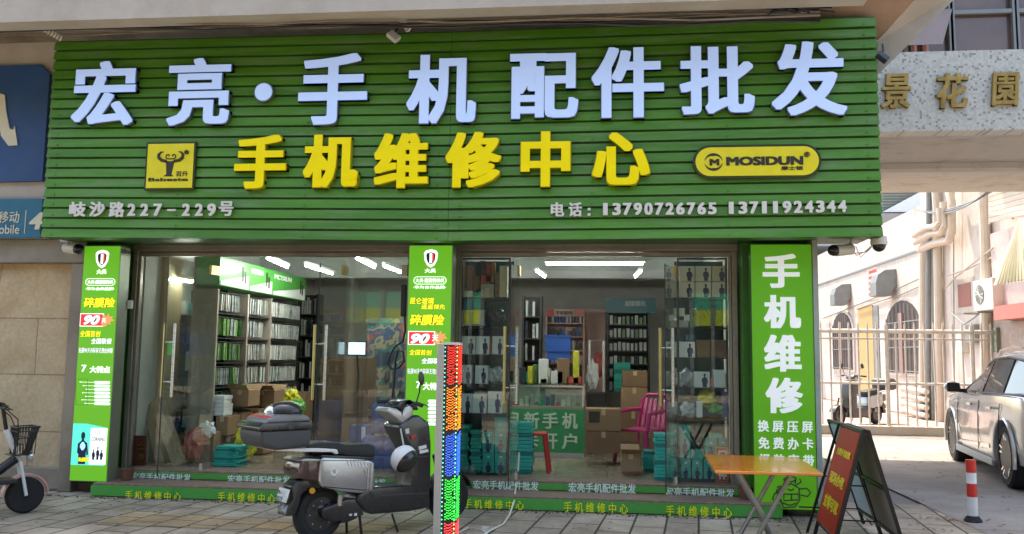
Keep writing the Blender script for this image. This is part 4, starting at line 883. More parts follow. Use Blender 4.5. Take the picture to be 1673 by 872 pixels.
for r,mt,l in (((761,433,772,474),'card','tall brown book'),((773,450,784,484),'card2','reddish brown book'),((784,426,793,448),'dpack','dark book standing high'),((794,430,801,461),'redp','red-spined book'),((802,427,808,461),'card','brown-red book'),((808,445,816,485),'step','dark brown narrow box'),((816,434,829,485),'cream','pale green tall box'),((785,464,807,486),'offw','grey square box'),((758,475,784,485),'white','flat white box lying'),((785,449,801,463),'redp','short red box')):
    item(r,l+' on the top shelf of the left display cabinet',mt)
item((757,489,785,504),'light blue box on the second shelf of the left display cabinet','blue2'); item((754,506,791,532),'grey box with a yellow sticker, second shelf of the left cabinet','offw')
item((758,509,781,529),'yellow green sticker card on the grey box in the left cabinet','yelp',dep=.004,Y=yc-.006,nm='sticker_card',cat='card')
item((786,537,826,547),'purple flat box at the back of the third shelf, left cabinet','lnavy',Y=yc+.15)
for r,l,k in (((754,549,777,579),'third shelf of the left cabinet, first','a'),((777.5,549,800,579),'third shelf of the left cabinet, second',''),((804,549,823,579),'third shelf of the left cabinet, third',''),((753,596,771,627),'fourth shelf of the left cabinet, first',''),((776,597,797,627),'fourth shelf of the left cabinet, second',''),((750.5,643,771,675),'fifth shelf of the left cabinet, first',''),((771.5,643,795,675),'fifth shelf of the left cabinet, second',''),((797,639,821,675),'fifth shelf of the left cabinet, widest','')):
    item(r,'white carton with a dark figure, '+l+(' from the left' if 'widest' not in l else ''),'white',prn=1)
n=0
for j,(y0,y1) in enumerate(((434.5,459.5),(460.5,486))):
    for i,(a,b) in enumerate(((1109,1135),(1136,1162),(1163,1187.5))):
        item((a,y0,b,y1),'white carton with a dark figure, right cabinet top shelf, %s row, %s'%(('upper','lower')[j],('left','middle','right')[i]),'white' if not(i==2 and j==0) else 'cream',prn=1,Y=yc)
for r,mt,l in (((1109,503,1119,516),'white','small white box, upper of the three on the second shelf'),((1119,514,1127,524),'white','small white box beside the other two on the second shelf'),((1109,523,1125,535),'offw','small grey box at the bottom of three on the second shelf'),((1122,546,1137,556),'blue2','small blue box behind a white carton on the third shelf'),((1138,555,1161,584),'card','reddish brown gift box, left one on the third shelf'),((1162,555,1187,584),'card2','darker reddish gift box, right one on the third shelf'),((1166,604,1185,633),'white','white upright leaflet box on the fourth shelf')):
    item(r,l+' of the right cabinet',mt,Y=yc if 'behind' not in l else yc+.15)
item((1110,558,1136,584),'white carton with a dark figure, third shelf of the right cabinet','white',prn=1); item((1134,607,1160,633),'white carton with a dark figure, fourth shelf of the right cabinet','white',prn=1)
def crumple(px,py,r,Y,mt,label,nm='plastic_bag',cat='bag',sc=(1,.7,1),seed=1,sub=3):
    rnd=random.Random(seed); c=P(px,py,Y); m=MB(); m.ball((0,0,0),r,(1,1,1),sub)
    for v in m.bm.verts:
        n_=math.sin(v.co.x*60+seed)*math.sin(v.co.z*50)*.18+rnd.uniform(-.16,.16); v.co*=1+n_; v.co=Vector((v.co.x*sc[0],v.co.y*sc[1],v.co.z*sc[2]))+c
    return tag(m.build(nm,M[mt]),label,cat)
crumple(810,613,.10,yc+.1,'offw','crumpled clear plastic bags on the fourth shelf of the left cabinet',seed=3,sc=(1,.7,1.0))
crumple(1120,618,.10,yc+.1,'offw','crumpled clear bags beside the white carton on the fourth shelf, right cabinet',seed=4,sc=(1,.7,1))
crumple(1155,650,.09,yc+.1,'yelp','crumpled yellow green wrapper on the fifth shelf of the right cabinet',seed=5); crumple(1172,668,.09,yc+.05,'greenb','crumpled green wrapper on the fifth shelf of the right cabinet',seed=6,sc=(1.3,.7,.6)); crumple(1125,670,.09,yc+.1,'offw','bundle of clear bags at the left end of the fifth shelf, right cabinet',seed=7)
crumple(812,515,.09,yc+.1,'dpack','bundle of dark bags on the second shelf of the left cabinet',seed=8,sc=(1.2,.7,.9)); crumple(1143,512,.09,yc+.1,'dpack','bundle of dark bags on the second shelf of the right cabinet',seed=9,sc=(1.1,.7,.9))
# teal cartons
tg_='printed teal cartons at the foot of the %s cabinet'
for s_,lst in (('left',[((788,740,807.5,775),'lower left'),((808,740,828,775),'lower right'),((788,705,807.5,739.5),'upper left'),((808,705,828,739.5),'upper right')]),('right',[((1112,750,1129,784),'first in the bottom row'),((1130.5,750,1148,784),'second in the bottom row'),((1149.5,750,1168,784),'third in the bottom row'),((1110,695,1128,749.5),'tallest, standing on the bottom row'),((1152,717,1172,749.5),'left of the upper pair'),((1173.5,717,1190,749.5),'right of the upper pair')])):
    for r,l in lst: item(r,'teal carton with a dark figure in the %s cabinet, %s'%(s_,l),'teal',prn=2,dep=.16,group=tg_%s_)
item((808,682,828,704.5),'plain teal carton on top of the printed ones, left cabinet','teal',dep=.16); item((1160,708,1180,716.5),'flat teal box on top of the upper pair, right cabinet','teal',dep=.16); item((1129,735,1149,749.5),'plain teal box between printed cartons, right cabinet','teal',dep=.14)
ORDN=['first','second','third','fourth','fifth','sixth','seventh','eighth','ninth','tenth','eleventh','twelfth','thirteenth','fourteenth','fifteenth','sixteenth','seventeenth','eighteenth']
def stack(r,n,Y,what,where,mt='teal',dep=.28,jit=.012,cat='box',nm='flat_carton',edge=None):
    x0,x1,z0,z1=RC(*r,Y); h=(z1-z0)/n
    for k in range(n):
        j=random.uniform(-jit,jit); m=MB(); m.box(x0+j,x1+j,Y+random.uniform(0,jit),Y+dep,z0+k*h+.0015,z0+(k+1)*h-.0015,rot=Matrix.Rotation(random.uniform(-.03,.03),3,'Z')); m.bevel(.002,1)
        if x1-x0<.35: m.box(x0+j+(x1-x0)*.62,x0+j+(x1-x0)*.82,Y-.003,Y+.01,z0+k*h+h*.3,z0+k*h+h*.7)
        o=m.build(nm,M[mt] if (k*7)%5 or not edge else M[edge]); tag(o,('topmost ' if k==n-1 else 'lowest ' if k==0 else ORDN[n-1-k]+' from top, ')+what+' '+where,cat,what+' '+where)
stack((750,694,765,775),12,yc,'flat teal carton','in the far left stack of the left cabinet',edge='tealdk')
stack((768,703,786,775),12,yc,'flat teal carton','in the second stack of the left cabinet',edge='tealdk')
stack((846,690,869,774),14,YG+.35,'teal carton','in the tall stack before the green counter banner',edge='tealdk')
stack((1071,709,1104,786),14,YG+.10,'teal carton','in the tall stack beside the right cabinet',edge='tealdk')
stack((1051,737,1069,772),6,YG+.75,'teal carton','in the low stack behind the right tall one',edge='tealdk')
stack((348,729,388,764),13,YG+.25,'thin teal carton','in the tidy stack inside the left doorway',edge='tealdk',jit=.02)
stack((1003,592,1030,640),8,5.0,'teal box','stacked before the black rack in the back',edge='tealdk')
# red and gold box
x0,x1,z0,z1=RC(1169,729,1190,789,YG+.10); t=thing('gift_box','red and gold box with white characters standing at the corner by the right cabinet','box',((x0+x1)/2,YG+.15,ZF))
m=MB(); m.box(x0,x1,YG+.09,YG+.13,ZF+.005,z1); m.build('carton',M['gold'],t)
m=MB(); m.box(x0+.012,x1-.012,YG+.087,YG+.0895,z0+.02,z1-.02); m.build('red_face',M['red'],t)
wpx('门神',1173,733,1186,783,YG+.086,M['white'],t,depth=.001,bold=.03) if False else None
wpx('门',1173,735,1187,755,YG+.086,M['white'],t,depth=.001,bold=.03); wpx('神',1173,765,1187,783,YG+.086,M['white'],t,depth=.001,bold=.03)
# ---- counter
YCN=2.7; x0,x1,z0,z1=RC(835,629,954,744,YCN); x0-=.1
t=thing('shop_counter','glass topped sales counter with a green banner on its front','counter',((x0+x1)/2,YCN+.3,ZF))
m=MB(); m.box(x0,x1,YCN+.01,YCN+.6,ZF,P(890,664,YCN).z); m.build('base',M['shelfw'],t)
zt0=P(890,664,YCN).z
m=MB(); 
for x in (x0,x1-.025):
    for y in (YCN,YCN+.58): m.box(x,x+.025,y,y+.025,zt0,z1)
m.box(x0+.02,x1-.02,YCN,YCN+.025,z1-.025,z1); m.box(x0+.02,x1-.02,YCN+.58,YCN+.605,z1-.025,z1)
for x in (x0,x1-.025): m.box(x+.001,x+.024,YCN+.02,YCN+.59,z1-.024,z1-.001)
m.build('frame',M['steel'],t)
m=MB(); m.box(x0,x1,YCN-.01,YCN+.62,z1+.001,z1+.012); m.build('glass_top',M['glassi'],t)
m=MB(); m.box(x0+.03,x1-.03,YCN+.005,YCN+.01,zt0+.01,z1-.03); m.build('front_pane',M['glassi'],t)
m=MB(); m.box(x0+.03,x1-.03,YCN+.4,YCN+.42,zt0+.01,z1-.03); m.build('back_panel',M['offw'],t)
a,b,c_,d_=RC(833,668,955,738,YCN); m=MB(); m.box(a,b,YCN-.004,YCN+.004,c_,d_); bn=m.build('banner',mat('banner_green',(.04,.34,.13),.5,var=.05),t)
bt=mat('banner_white',(.65,.78,.68),.5,var=0)
for ch,r in (('新',(856,673,881,700)),('手',(886,674,912,700)),('机',(918,674,944,700)),('卡',(858,708,880,733)),('开',(887,708,911,733)),('户',(918,708,943,733)),('靓',(836,673,848,697)),('号',(836,708,848,731))): wpx(ch,*r,YCN-.005,bt,bn,bold=.03,depth=.002)
bpx(835,739,954,746,YCN-.003,.02,'kick_strip',M['offw'],t)
rnd=random.Random(5)
YT=YCN+.25
for r,mt,l in (((880,586,895,618),'white','white card printer on the counter'),((900,606,920,626),'white','white bottle box with green lettering on the counter'),((925,615,950,627),'redp','red flat box on the counter'),((882,618,894,625),'greenb','green box lid at the front of the counter'),((862,598,870,622),'yelp','yellow tin on the counter'),((848,600,858,624),'dpack','dark jar at the left end of the counter'),((910,585,930,603),'card','brown box on a pile on the counter'),((936,573,946,605),'yelp','tall yellow bottle at the back of the counter')):
    x0_,x1_,_,z1_=RC(*r,YT); m=MB(); zbase=z1+.013 if r[3]>610 else z1+.02
    m.box(x0_,x1_,YT,YT+.12,z1+.013,max(z1_,z1+.05)); m.bevel(.01,2); tag(m.build('counter_item',M[mt]),l,'goods')
YT2=YCN+.30
COLN=[('redp','red'),('offw','grey'),('bluep','blue'),('white','white'),('gpack','green'),('dpack','black'),('cream','cream'),('teal','teal')]
for i in range(13):        # small goods behind the counter pane
    mt_,cn=COLN[(i*3)%8]; px=842+i*8.4; x0_,x1_,_,_=RC(px,640,px+6,660,YT2); zb_=zt0; m=MB(); m.box(x0_,x1_,YT2-.1,YT2+.0,zb_+.002,zb_+.05+.035*((i*5)%4)); tag(m.build('counter_item',M[mt_]),'small '+cn+' item behind the counter glass, '+ORDN[i]+' from left','goods')
YT3=YCN+.48
for i in range(9):
    mt_,cn=COLN[(i*5+2)%8]; px=850+i*10.5; x0_,x1_,_,_=RC(px,600,px+7,620,YT3); m=MB(); m.box(x0_,x1_,YT3-.04,YT3+.05,z1+.013,z1+.07+.05*((i*7)%5)); m.bevel(.006,1); tag(m.build('counter_item',M[mt_]),'small '+cn+' item on the rear edge of the counter, '+ORDN[i]+' from left','goods')
for i,(r,mt_,l,yy) in enumerate((((823,655,830,674),'yelp','thin yellow packet at the right end of the fifth shelf, left cabinet',.0),((800,560,804,578),'redp','thin red packet between cartons on the third shelf, left cabinet',.0),((756,600,762,612),'gpack','small green packet behind the first carton, fourth shelf, left cabinet',.2),((792,470,800,486),'cream','cream slip in front of the grey box, top shelf, left cabinet',-.02),
   ((1128,505,1136,535),'gpack','upright green packet on the second shelf, right cabinet',.05),((1137,498,1142,535),'bluep','slim blue packet on the second shelf, right cabinet',.05),((1160,618,1166,632),'redp','small red packet on the fourth shelf, right cabinet',.0),((1186,610,1190,632),'gpack','thin green packet at the end of the fourth shelf, right cabinet',.0),((1138,655,1148,682),'white','white packet standing in the clutter on the fifth shelf, right cabinet',.0),((1180,640,1188,682),'bluep','tall blue packet at the end of the fifth shelf, right cabinet',.0))):
    item(r,l,mt_,dep=.05,Y=yc+yy,nm='packet',cat='packet')
for i,(r,l) in enumerate((((891,547,932,570),'upper'),((893,571,931,588),'lower'))):
    a,b,c_,d_=RC(*r,3.6); t=thing('blue_crate','blue plastic crate behind the counter, %s of two'%l,'crate',((a+b)/2,3.7,c_))
    m=MB(); m.box(a,b,3.6,3.62,c_,d_); m.box(a,b,3.9,3.92,c_,d_); m.box(a,a+.02,3.62,3.9,c_,d_); m.box(b-.02,b,3.62,3.9,c_,d_); m.box(a,b,3.6,3.92,c_-.01,c_-.001); m.build('shell',M['bluep'],t)
    m=MB(); m.box(a-.015,b+.015,3.585,3.60,d_-.03,d_); m.build('rim',M['bluep'],t)
a,b,c_,d_=RC(885,588,940,592,3.6); m=MB(); m.box(a,b,3.5,4.0,c_-.03,c_-.012)
for x in (a+.02,b-.05): m.box(x,x+.03,3.55,3.58,ZF,c_-.031); m.box(x,x+.03,3.92,3.95,ZF,c_-.031)
tag(m.build('side_table',M['shelf']),'dark side table carrying the blue crates behind the counter','table')
# ---- cardboard boxes
def carton(r,Y,label,mt='card',dep=.4,tape=True,open_=False,rot=0):
    if Y is None: Y=PX(r[0],(r[1]+r[3])/2,XS+.05).y
    x0,x1,z0,z1=RC(*r,Y); dep=min(dep,.36) if x0<XS+.4 else dep; t=thing('cardboard_box',label,'cardboard box',((x0+x1)/2,Y+dep/2,z0))
    m=MB(); m.box(x0,x1,Y,Y+dep,z0+.001,z1); m.bevel(.004,1); m.build('carton',M[mt],t)
    if tape: m=MB(); xm=(x0+x1)/2; m.box(xm-.025,xm+.025,Y-.0015,Y+.0,z1-(z1-z0)*.28,z1); m.box(x0,x1,Y-.0012,Y,(z0+z1)/2-.002,(z0+z1)/2+.002) if z1-z0>.5 else None; m.build('tape',M['tape'],t)
    if open_:
        for (p0,p1,dv) in (((x0,Y),(x1,Y),(0,-.1)),((x0,Y+dep),(x1,Y+dep),(0,.1))):
            m=MB(); m.slab((p0[0],p0[1],z1),(p1[0],p1[1],z1),(p1[0],p1[1]+dv[1],z1+.06),(p0[0],p0[1]+dv[1],z1+.06),(0,0,.005)); m.build('flap',M[mt],t)
    return t
for r,Y,l,k in (((957,668,1015,704),1.9,'wide brown carton with a dark print, upper of the pair inside the right doorway',{}),((957,705,1015,740),1.9,'wide brown carton, lower of the pair inside the right doorway',{'mt':'card2'}),
   ((1017,606,1058,632),3.6,'brown carton on top of the pile by the pink chair',{'mt':'card2'}),((1015,633,1058,668),3.6,'brown carton in the middle of the pile by the pink chair',{}),((1013,669,1056,722),3.6,'brown carton at the bottom of the pile by the pink chair',{'mt':'card2'}),
   ((1015,742,1047,770),1.0,'small open carton on the floor in a clear bag, right doorway',{'open_':True}),((1046,706,1072,740),2.0,'brown carton behind the teal stack near the right cabinet',{}),
   ((376,637,406,664),None,'open brown carton full of packets, left of two atop the left room row',{'open_':True}),((407,637,448,664),None,'open brown carton full of packets, right of two atop the left room row',{'open_':True}),
   ((352,680,372,712),None,'brown carton at the near end of the upper carton row, left room',{}),((373,674,394,708),None,'second brown carton of the upper row in the left room',{'mt':'card2'}),((395,668,422,706),None,'third brown carton of the upper row in the left room',{}),((423,666,456,706),None,'fourth brown carton of the upper row in the left room',{'mt':'card2'}),
   ((353,713,392,744),None,'brown carton at the near end of the lower row, left room',{'mt':'card2'}),((393,709,430,742),None,'second brown carton of the lower row in the left room',{}),((431,707,470,740),None,'third brown carton of the lower row in the left room',{'mt':'card2'}),
   ((322,706,348,762),1.05,'upright narrow carton holding white bags, behind the teal stack of the left room',{'open_':True}),((281,686,310,715),1.6,'brown carton seen through the far left pane, behind the planks',{}),((268,716,318,752),1.7,'large brown carton on the floor behind the planks',{'mt':'card2'}),
   ((470,640,498,700),4.2,'stack-worn brown carton beside the black bookcase',{}),((590,668,617,708),1.9,'brown carton behind the blue crate in the left room',{'mt':'card2'})):
    k=dict(k); carton(r,Y,l,**k)
bpx(962,672,980,690,1.896,.003,'print_panel',M['logoblk'],bpy.data.objects['cardboard_box'])
for i in range(5):
    x=390+i*11; crumple(x,634-(i%2)*3,.06,PX(x-8,634,XS+.05).y+.15,['offw','gpack','cream','offw','gpack'][i],['clear bag at the left end of the open cartons','green packet heaped on the open cartons, near the left end','cream packet in the middle of the heap on the open cartons','clear bag right of the cream packet on the open cartons','green packet at the right end of the heap on the open cartons'][i],nm='packet',cat='packet',seed=20+i,sc=(1.5,1,.6),sub=2)
crumple(402,722,.16,1.4,'yelp','yellow green plastic bag on the floor behind the teal stack, left room',seed=11,sc=(1,.8,1.1)); crumple(318,725,.13,.95,'redp','red plastic bag on the floor behind the planks, left room',seed=12,sc=(1,.7,1.4)); crumple(340,700,.09,1.0,'white','white plastic bag in the narrow carton of the left room',seed=13)
crumple(475,652,.14,3.0,'yelp','yellow bag bulging beside the packet shelving, above the scooter box',seed=14); crumple(485,666,.12,2.6,'greenb','bright green bag hanging above the scooter box in the left room',seed=15)
crumple(980,595,.12,4.8,'redp','red bag hanging on the side of the black rack, right room',seed=16,sc=(.7,.6,1.6))
crumple(290,500,.01,1.2,'offw','x') if False else None
stack((342,646,366,679),5,PX(354,660,XS+.05).y+.02,'white flat carton','in the pile on the left room cartons',mt='white',dep=.25)
# planks leaning at left
for i,(a,b,w,l,mt) in enumerate((((240,662),(262,770),.10,'pale plank leaning at the left, nearest the wood column','plank'),((250,655),(290,765),.11,'wide plank leaning second from the left, behind the left pane','wood'),((262,655),(298,762),.11,'leaning plank crossing in the middle of the bundle','plank'),((233,560),(246,700),.035,'slim white aluminium profile leaning beside the wood column','steel'),((225,600),(232,770),.04,'thin grey profile leaning at the jamb','offw'))):
    A=P(a[0],a[1],1.0+.02*i); Bq=P(b[0],b[1],.85+.02*i); Bq.z=ZF+.01
    m=MB(); m.beam(A,Bq,w,.02,up=(0,-1,0)); tag(m.build('plank',M[mt]),l,'plank')
x0,x1,z0,z1=RC(240,420,268,768,YG+.5); m=MB(); m.box(x0,x1,YG+.5,YG+.85,ZF,z1); tag(m.build('wood_column',M['wood']),'wood grained column panel behind the far left pane','column')
x0,x1,z0,z1=RC(217,711,240,762,YG+.10); t=thing('wooden_plaque','dark red wooden plaque with gilt characters leaning behind the far left pane','plaque',((x0+x1)/2,YG+.1,ZF)); m=MB(); m.box(x0+.02,x1,YG+.06,YG+.09,ZF+.01,z1); m.build('board',mat('dark_red_lacquer',(.14,.025,.02),.4),t)
wpx('土',225,722,235,734,YG+.058,M['gold'],t,depth=.002); wpx('神',225,740,235,753,YG+.058,M['gold'],t,depth=.002)
# dim display behind far left pane
x0,x1,z0,z1=RC(272,470,344,700,1.5); t=thing('glass_showcase','dim glass showcase with small boxes behind the far left pane','display cabinet',((x0+x1)/2,1.6,ZF))
m=MB(); m.box(x0,x1,1.9,1.93,ZF,z1); m.build('back_panel',M['tealm'],t)
for k in range(5):
    z=z0+(z1-z0)*k/5; m=MB(); m.box(x0,x1,1.5,1.895,z,z+.015); m.build('shelf',M['shelf'],t)
    for i in range(5):
        xx=x0+.03+i*(x1-x0-.05)/5
        if (i+k)%4==3: continue
        m=MB(); m.box(xx,xx+.07,1.52,1.6,z+.016,z+.016+random.uniform(.14,.24)); tag(m.build('small_box',M[['dpack','offw','dpack','tealm','wpack'][(i*2+k)%5]]),ORDN[i]+' small box from left, %s shelf of the dim showcase, far left'%['lowest','second lowest','middle','second highest','highest'][k],'box','boxes on the %s shelf of the dim showcase'%['lowest','second lowest','middle','second highest','highest'][k])
# blue crate and water bottles at right of left room
a,b,c_,d_=RC(571,695,598,722,1.3); t=thing('blue_crate','blue plastic box with a white label on the left room floor beside the bottles','crate',((a+b)/2,1.4,c_)); m=MB(); m.box(a,b,1.3,1.6,c_,d_); m.bevel(.008,1); m.build('shell',M['bluep'],t); bpx(590,697,597,722,1.298,.002,'label_strip',M['white'],t)
for i in range(4):
    for j in range(2):
        if j==1 and i in (0,3): continue
        c=P(608+i*16,700+0*i,1.2); c.z=ZF+.0+j*.40; m=MB(); m.lathe([(.0,0),(.115,.0),(.125,.02),(.125,.12),(.118,.14),(.125,.16),(.125,.30),(.09,.355),(.03,.37),(.03,.395),(0,.396)],c,(0,0,1),18)
        tag(m.build('water_bottle',M['bluep'],smooth=True),'blue water bottle %s by the middle pillar, %s'%(('on the floor','on top of the others')[j],['leftmost','second from the left','third from the left','nearest the pillar'][i]),'bottle')
# pink chair
c=P(1050,735,2.2); c=Vector((c.x,2.3,ZF)); t=thing('plastic_chair','pink plastic armchair inside the right doorway','chair',c,rz=R_(-40))
m=MB(); m.box(-.22,.22,-.22,.2,.40,.43); m.bevel(.012,2); m.build('seat',M['pinkp'],t,local=True)
for x,y in ((-.21,-.2),(.21,-.2),(-.2,.2),(.2,.2)):
    m=MB(); m.tube([(x,y,.41),(x*1.2,y*1.25,.005)],[.035,.024],8); m.build('leg',M['pinkp'],t,local=True,smooth=True)
m=MB()
for k in range(5): m.beam((-.16+k*.08,.21,.44),(-.15+k*.075,.29,.80),.05,.012,up=(0,1,0))
m.tube([(-.22,.2,.42),(-.22,.29,.76),(-.15,.31,.85),(.15,.31,.85),(.22,.29,.76),(.22,.2,.42)],.024,8); m.build('backrest',M['pinkp'],t,local=True,smooth=True)
for s_ in (-1,1):
    m=MB(); m.tube([(.23*s_,.27,.66),(.26*s_,.05,.655),(.25*s_,-.18,.63),(.235*s_,-.2,.42)],[.022,.028,.026,.024],8); m.build('armrest',M['pinkp'],t,local=True,smooth=True)
c=P(866,735,1.05); c.z=ZF; t=thing('red_stool','red plastic stool half hidden behind the teal stack','stool',c)
m=MB(); m.box(c.x-.02,c.x+.18,c.y,c.y+.3,c.z+.42,c.z+.45); m.bevel(.01,1); m.build('seat',M['red'],t)
for x,y in ((0,.02),(.16,.02),(0,.28),(.16,.28)): m=MB(); m.tube([(c.x+x,c.y+y,c.z+.42),(c.x+x+(.05 if x else -.03),c.y+y,c.z)],.022,8); m.build('leg',M['red'],t)
# clothes rack / white frame near back
m=MB(); a=P(963,556,4.6); b=P(986,556,4.6); m.tube([(a.x,4.6,ZF),(a.x,4.6,a.z),(b.x,4.6,a.z),(b.x,4.6,ZF)],.02,8); tag(m.build('white_rail',M['white'],smooth=True),'white metal rail stand before the pink door','rail')
x0,x1,z0,z1=RC(962,590,972,640,4.5); crumple(968,612,.12,4.5,'white','white paper bundle hanging on the rail stand',seed=30,sc=(.8,.5,1.8))
x0,x1,z0,z1=RC(958,642,990,668,4.0); m=MB(); m.box(x0,x1,4.0,4.4,ZF,z1); m.bevel(.01,1); tag(m.build('dark_cabinet',M['shelf']),'low dark cabinet before the pink door','cabinet')
# door handle hanging vest etc.
# pots on the steps
for px,py,l in ((205,788,'small brown clay pot on the step at the left end of the shop'),(1219,818,'small brown clay pot on the step by the right end pillar')):
    c=P(px,py,.22); m=MB(); m.lathe([(0,0),(.05,0),(.062,.05),(.066,.11),(.072,.115),(.072,.13),(.06,.13),(.055,.1),(0,.1)],(c.x,.25,Z1),(0,0,1),18); tag(m.build('clay_pot',mat('clay',(.14,.06,.035),.5,var=.2),smooth=True),l,'pot')
# electrical box, cables by the pillars
for r,Y,l in (((201,490,215,504),YP+.2,'small cream socket box on the leftmost green pillar'),((655,432,666,450),YG-.1,'white box at the top of the window beside the middle pillar')):
    x0,x1,z0,z1=RC(*r,Y); m=MB(); m.box(x0,x1,Y,Y+.04,z0,z1); m.bevel(.006,1); tag(m.build('socket_box',M['camw']),l,'socket')
t=thing('hose_handset','black handset with looping black hose hanging left of the middle pillar','handset',P(657,490,YG-.15))
m=MB(); x0,x1,z0,z1=RC(655,465,664,517,YG-.17); m.box(x0,x1,YG-.19,YG-.14,z0,z1); m.bevel(.015,2); m.build('handset',M['black'],t)
m=MB(); Yh=YG-.16; m.tube([P(*p,Yh) for p in ((661,516),(662,540),(658,557),(645,566),(637,580),(634,594),(640,603),(652,600),(660,590),(659,575),(650,572),(646,590),(644,620),(641,650))],.012,8); m.build('hose',M['black'],t,smooth=True)
# ================================================================ THE ALLEY
YF=G(1440,711,0).y; XW=P(1634,545,YF).x
YX=lambda px: (PX(px,560,XW)).y
mos=bpy.data.materials.new('mosaic_tiles'); mos.use_nodes=True; n=mos.node_tree; N=n.nodes; L=n.links; b=N['Principled BSDF']
g=N.new('ShaderNodeNewGeometry'); v=N.new('ShaderNodeVectorMath'); v.operation='SNAP'; v.inputs[1].default_value=(.026,50,.026); L.new(g.outputs['Position'],v.inputs[0])
w=N.new('ShaderNodeTexWhiteNoise'); L.new(v.outputs[0],w.inputs['Vector']); r=N.new('ShaderNodeValToRGB'); r.color_ramp.interpolation='CONSTANT'
r.color_ramp.elements[0].color=(.30,.30,.26,1); r.color_ramp.elements[1].position=.10; r.color_ramp.elements[1].color=(.50,.51,.46,1); e=r.color_ramp.elements.new(.55); e.color=(.58,.58,.53,1)
L.new(w.outputs['Value'],r.inputs[0]); L.new(r.outputs[0],b.inputs['Base Color']); b.inputs['Roughness'].default_value=.45
YGT=1.7
x0,_,z0,z1=RC(1435,83,1673,213,YGT)
t=thing('gate_parapet','mosaic tiled gate beam across the alley with gold characters','gate',(9,YGT,z0))
xg0=XRB+.03
m=MB(); m.box(xg0,15,YGT,YGT+.25,z0,z1); m.build('mosaic_face',mos,t)
m=MB(); m.box(xg0,15,YGT+.251,YGT+2.0,z0+.001,z0+.25); m.build('soffit_slab',M['pink'],t)
zb=P(1560,281,YGT+2.0).z
m=MB(); m.box(xg0,15,YGT+1.75,YGT+2.0,zb,z0); m.build('rear_beam',M['pink'],t)
m=MB(); m.box(xg0,XW-.05,YGT+2.45,YGT+5.5,z0+.3,z1+3.2); m.build('unseen_upper_block',M['pink'],t)  # unseen block added behind the windows, deep enough to shade the alley ground
for ch,r_ in (('景',(1437,122,1487,178)),('花',(1527,121,1581,178)),('園',(1617,120,1664,174))):
    wpx(ch,*r_,YGT-.001,M['gold'],t,name='gold_character',bold=.03 if ch!='花' else .034,depth=.05,shear=.12)
# upper storey window behind the parapet
t=thing('upper_windows','storey of brown tinted windows above the mosaic gate beam','windows',(9,5,z1))
Yw=YGT+2.2; m=MB(); m.box(xg0,15,Yw,Yw+.3,z0+.25,z1+.05); m.box(xg0,15,Yw,Yw+.3,z1+2.6,z1+3.2); m.build('wall',M['pink'],t)
wt=mat('brown_tinted_glass',(.14,.085,.07),.12,var=.25,scale=1.2,spec=.7)
m=MB(); m.box(xg0,15,Yw+.12,Yw+.14,z1+.05,z1+2.6); m.build('pane',wt,t)
m=MB()
for px in (1432,1480,1555,1558,1660,1664): x=P(px,40,Yw).x; m.box(x-.03,x+.03,Yw+.02,Yw+.1,z1+.051,z1+2.599)
zz=P(1600,17,Yw).z; m.box(xg0,15,Yw+.03,Yw+.09,zz-.03,zz+.03); m.build('window_frame',M['vent'],t)
m=MB(); a=P(1556,14,Yw-.02); b_=P(1540,72,Yw-.5); m.slab(a,a+Vector((-.65,0,0)),b_+Vector((-.65,0,0)),b_,(0,.02,0)); m.build('open_sash',wt,t)
m=MB(); 
for k in range(9): x=xg0+1.2+k*.17; m.tube([(x,Yw+.11,z1+2.5),(x+.02,Yw+.105,z1+.1)],.05,6)
m.build('curtain',M['redp'] if False else mat('faded_pink_curtain',(.5,.25,.22),.8),t)
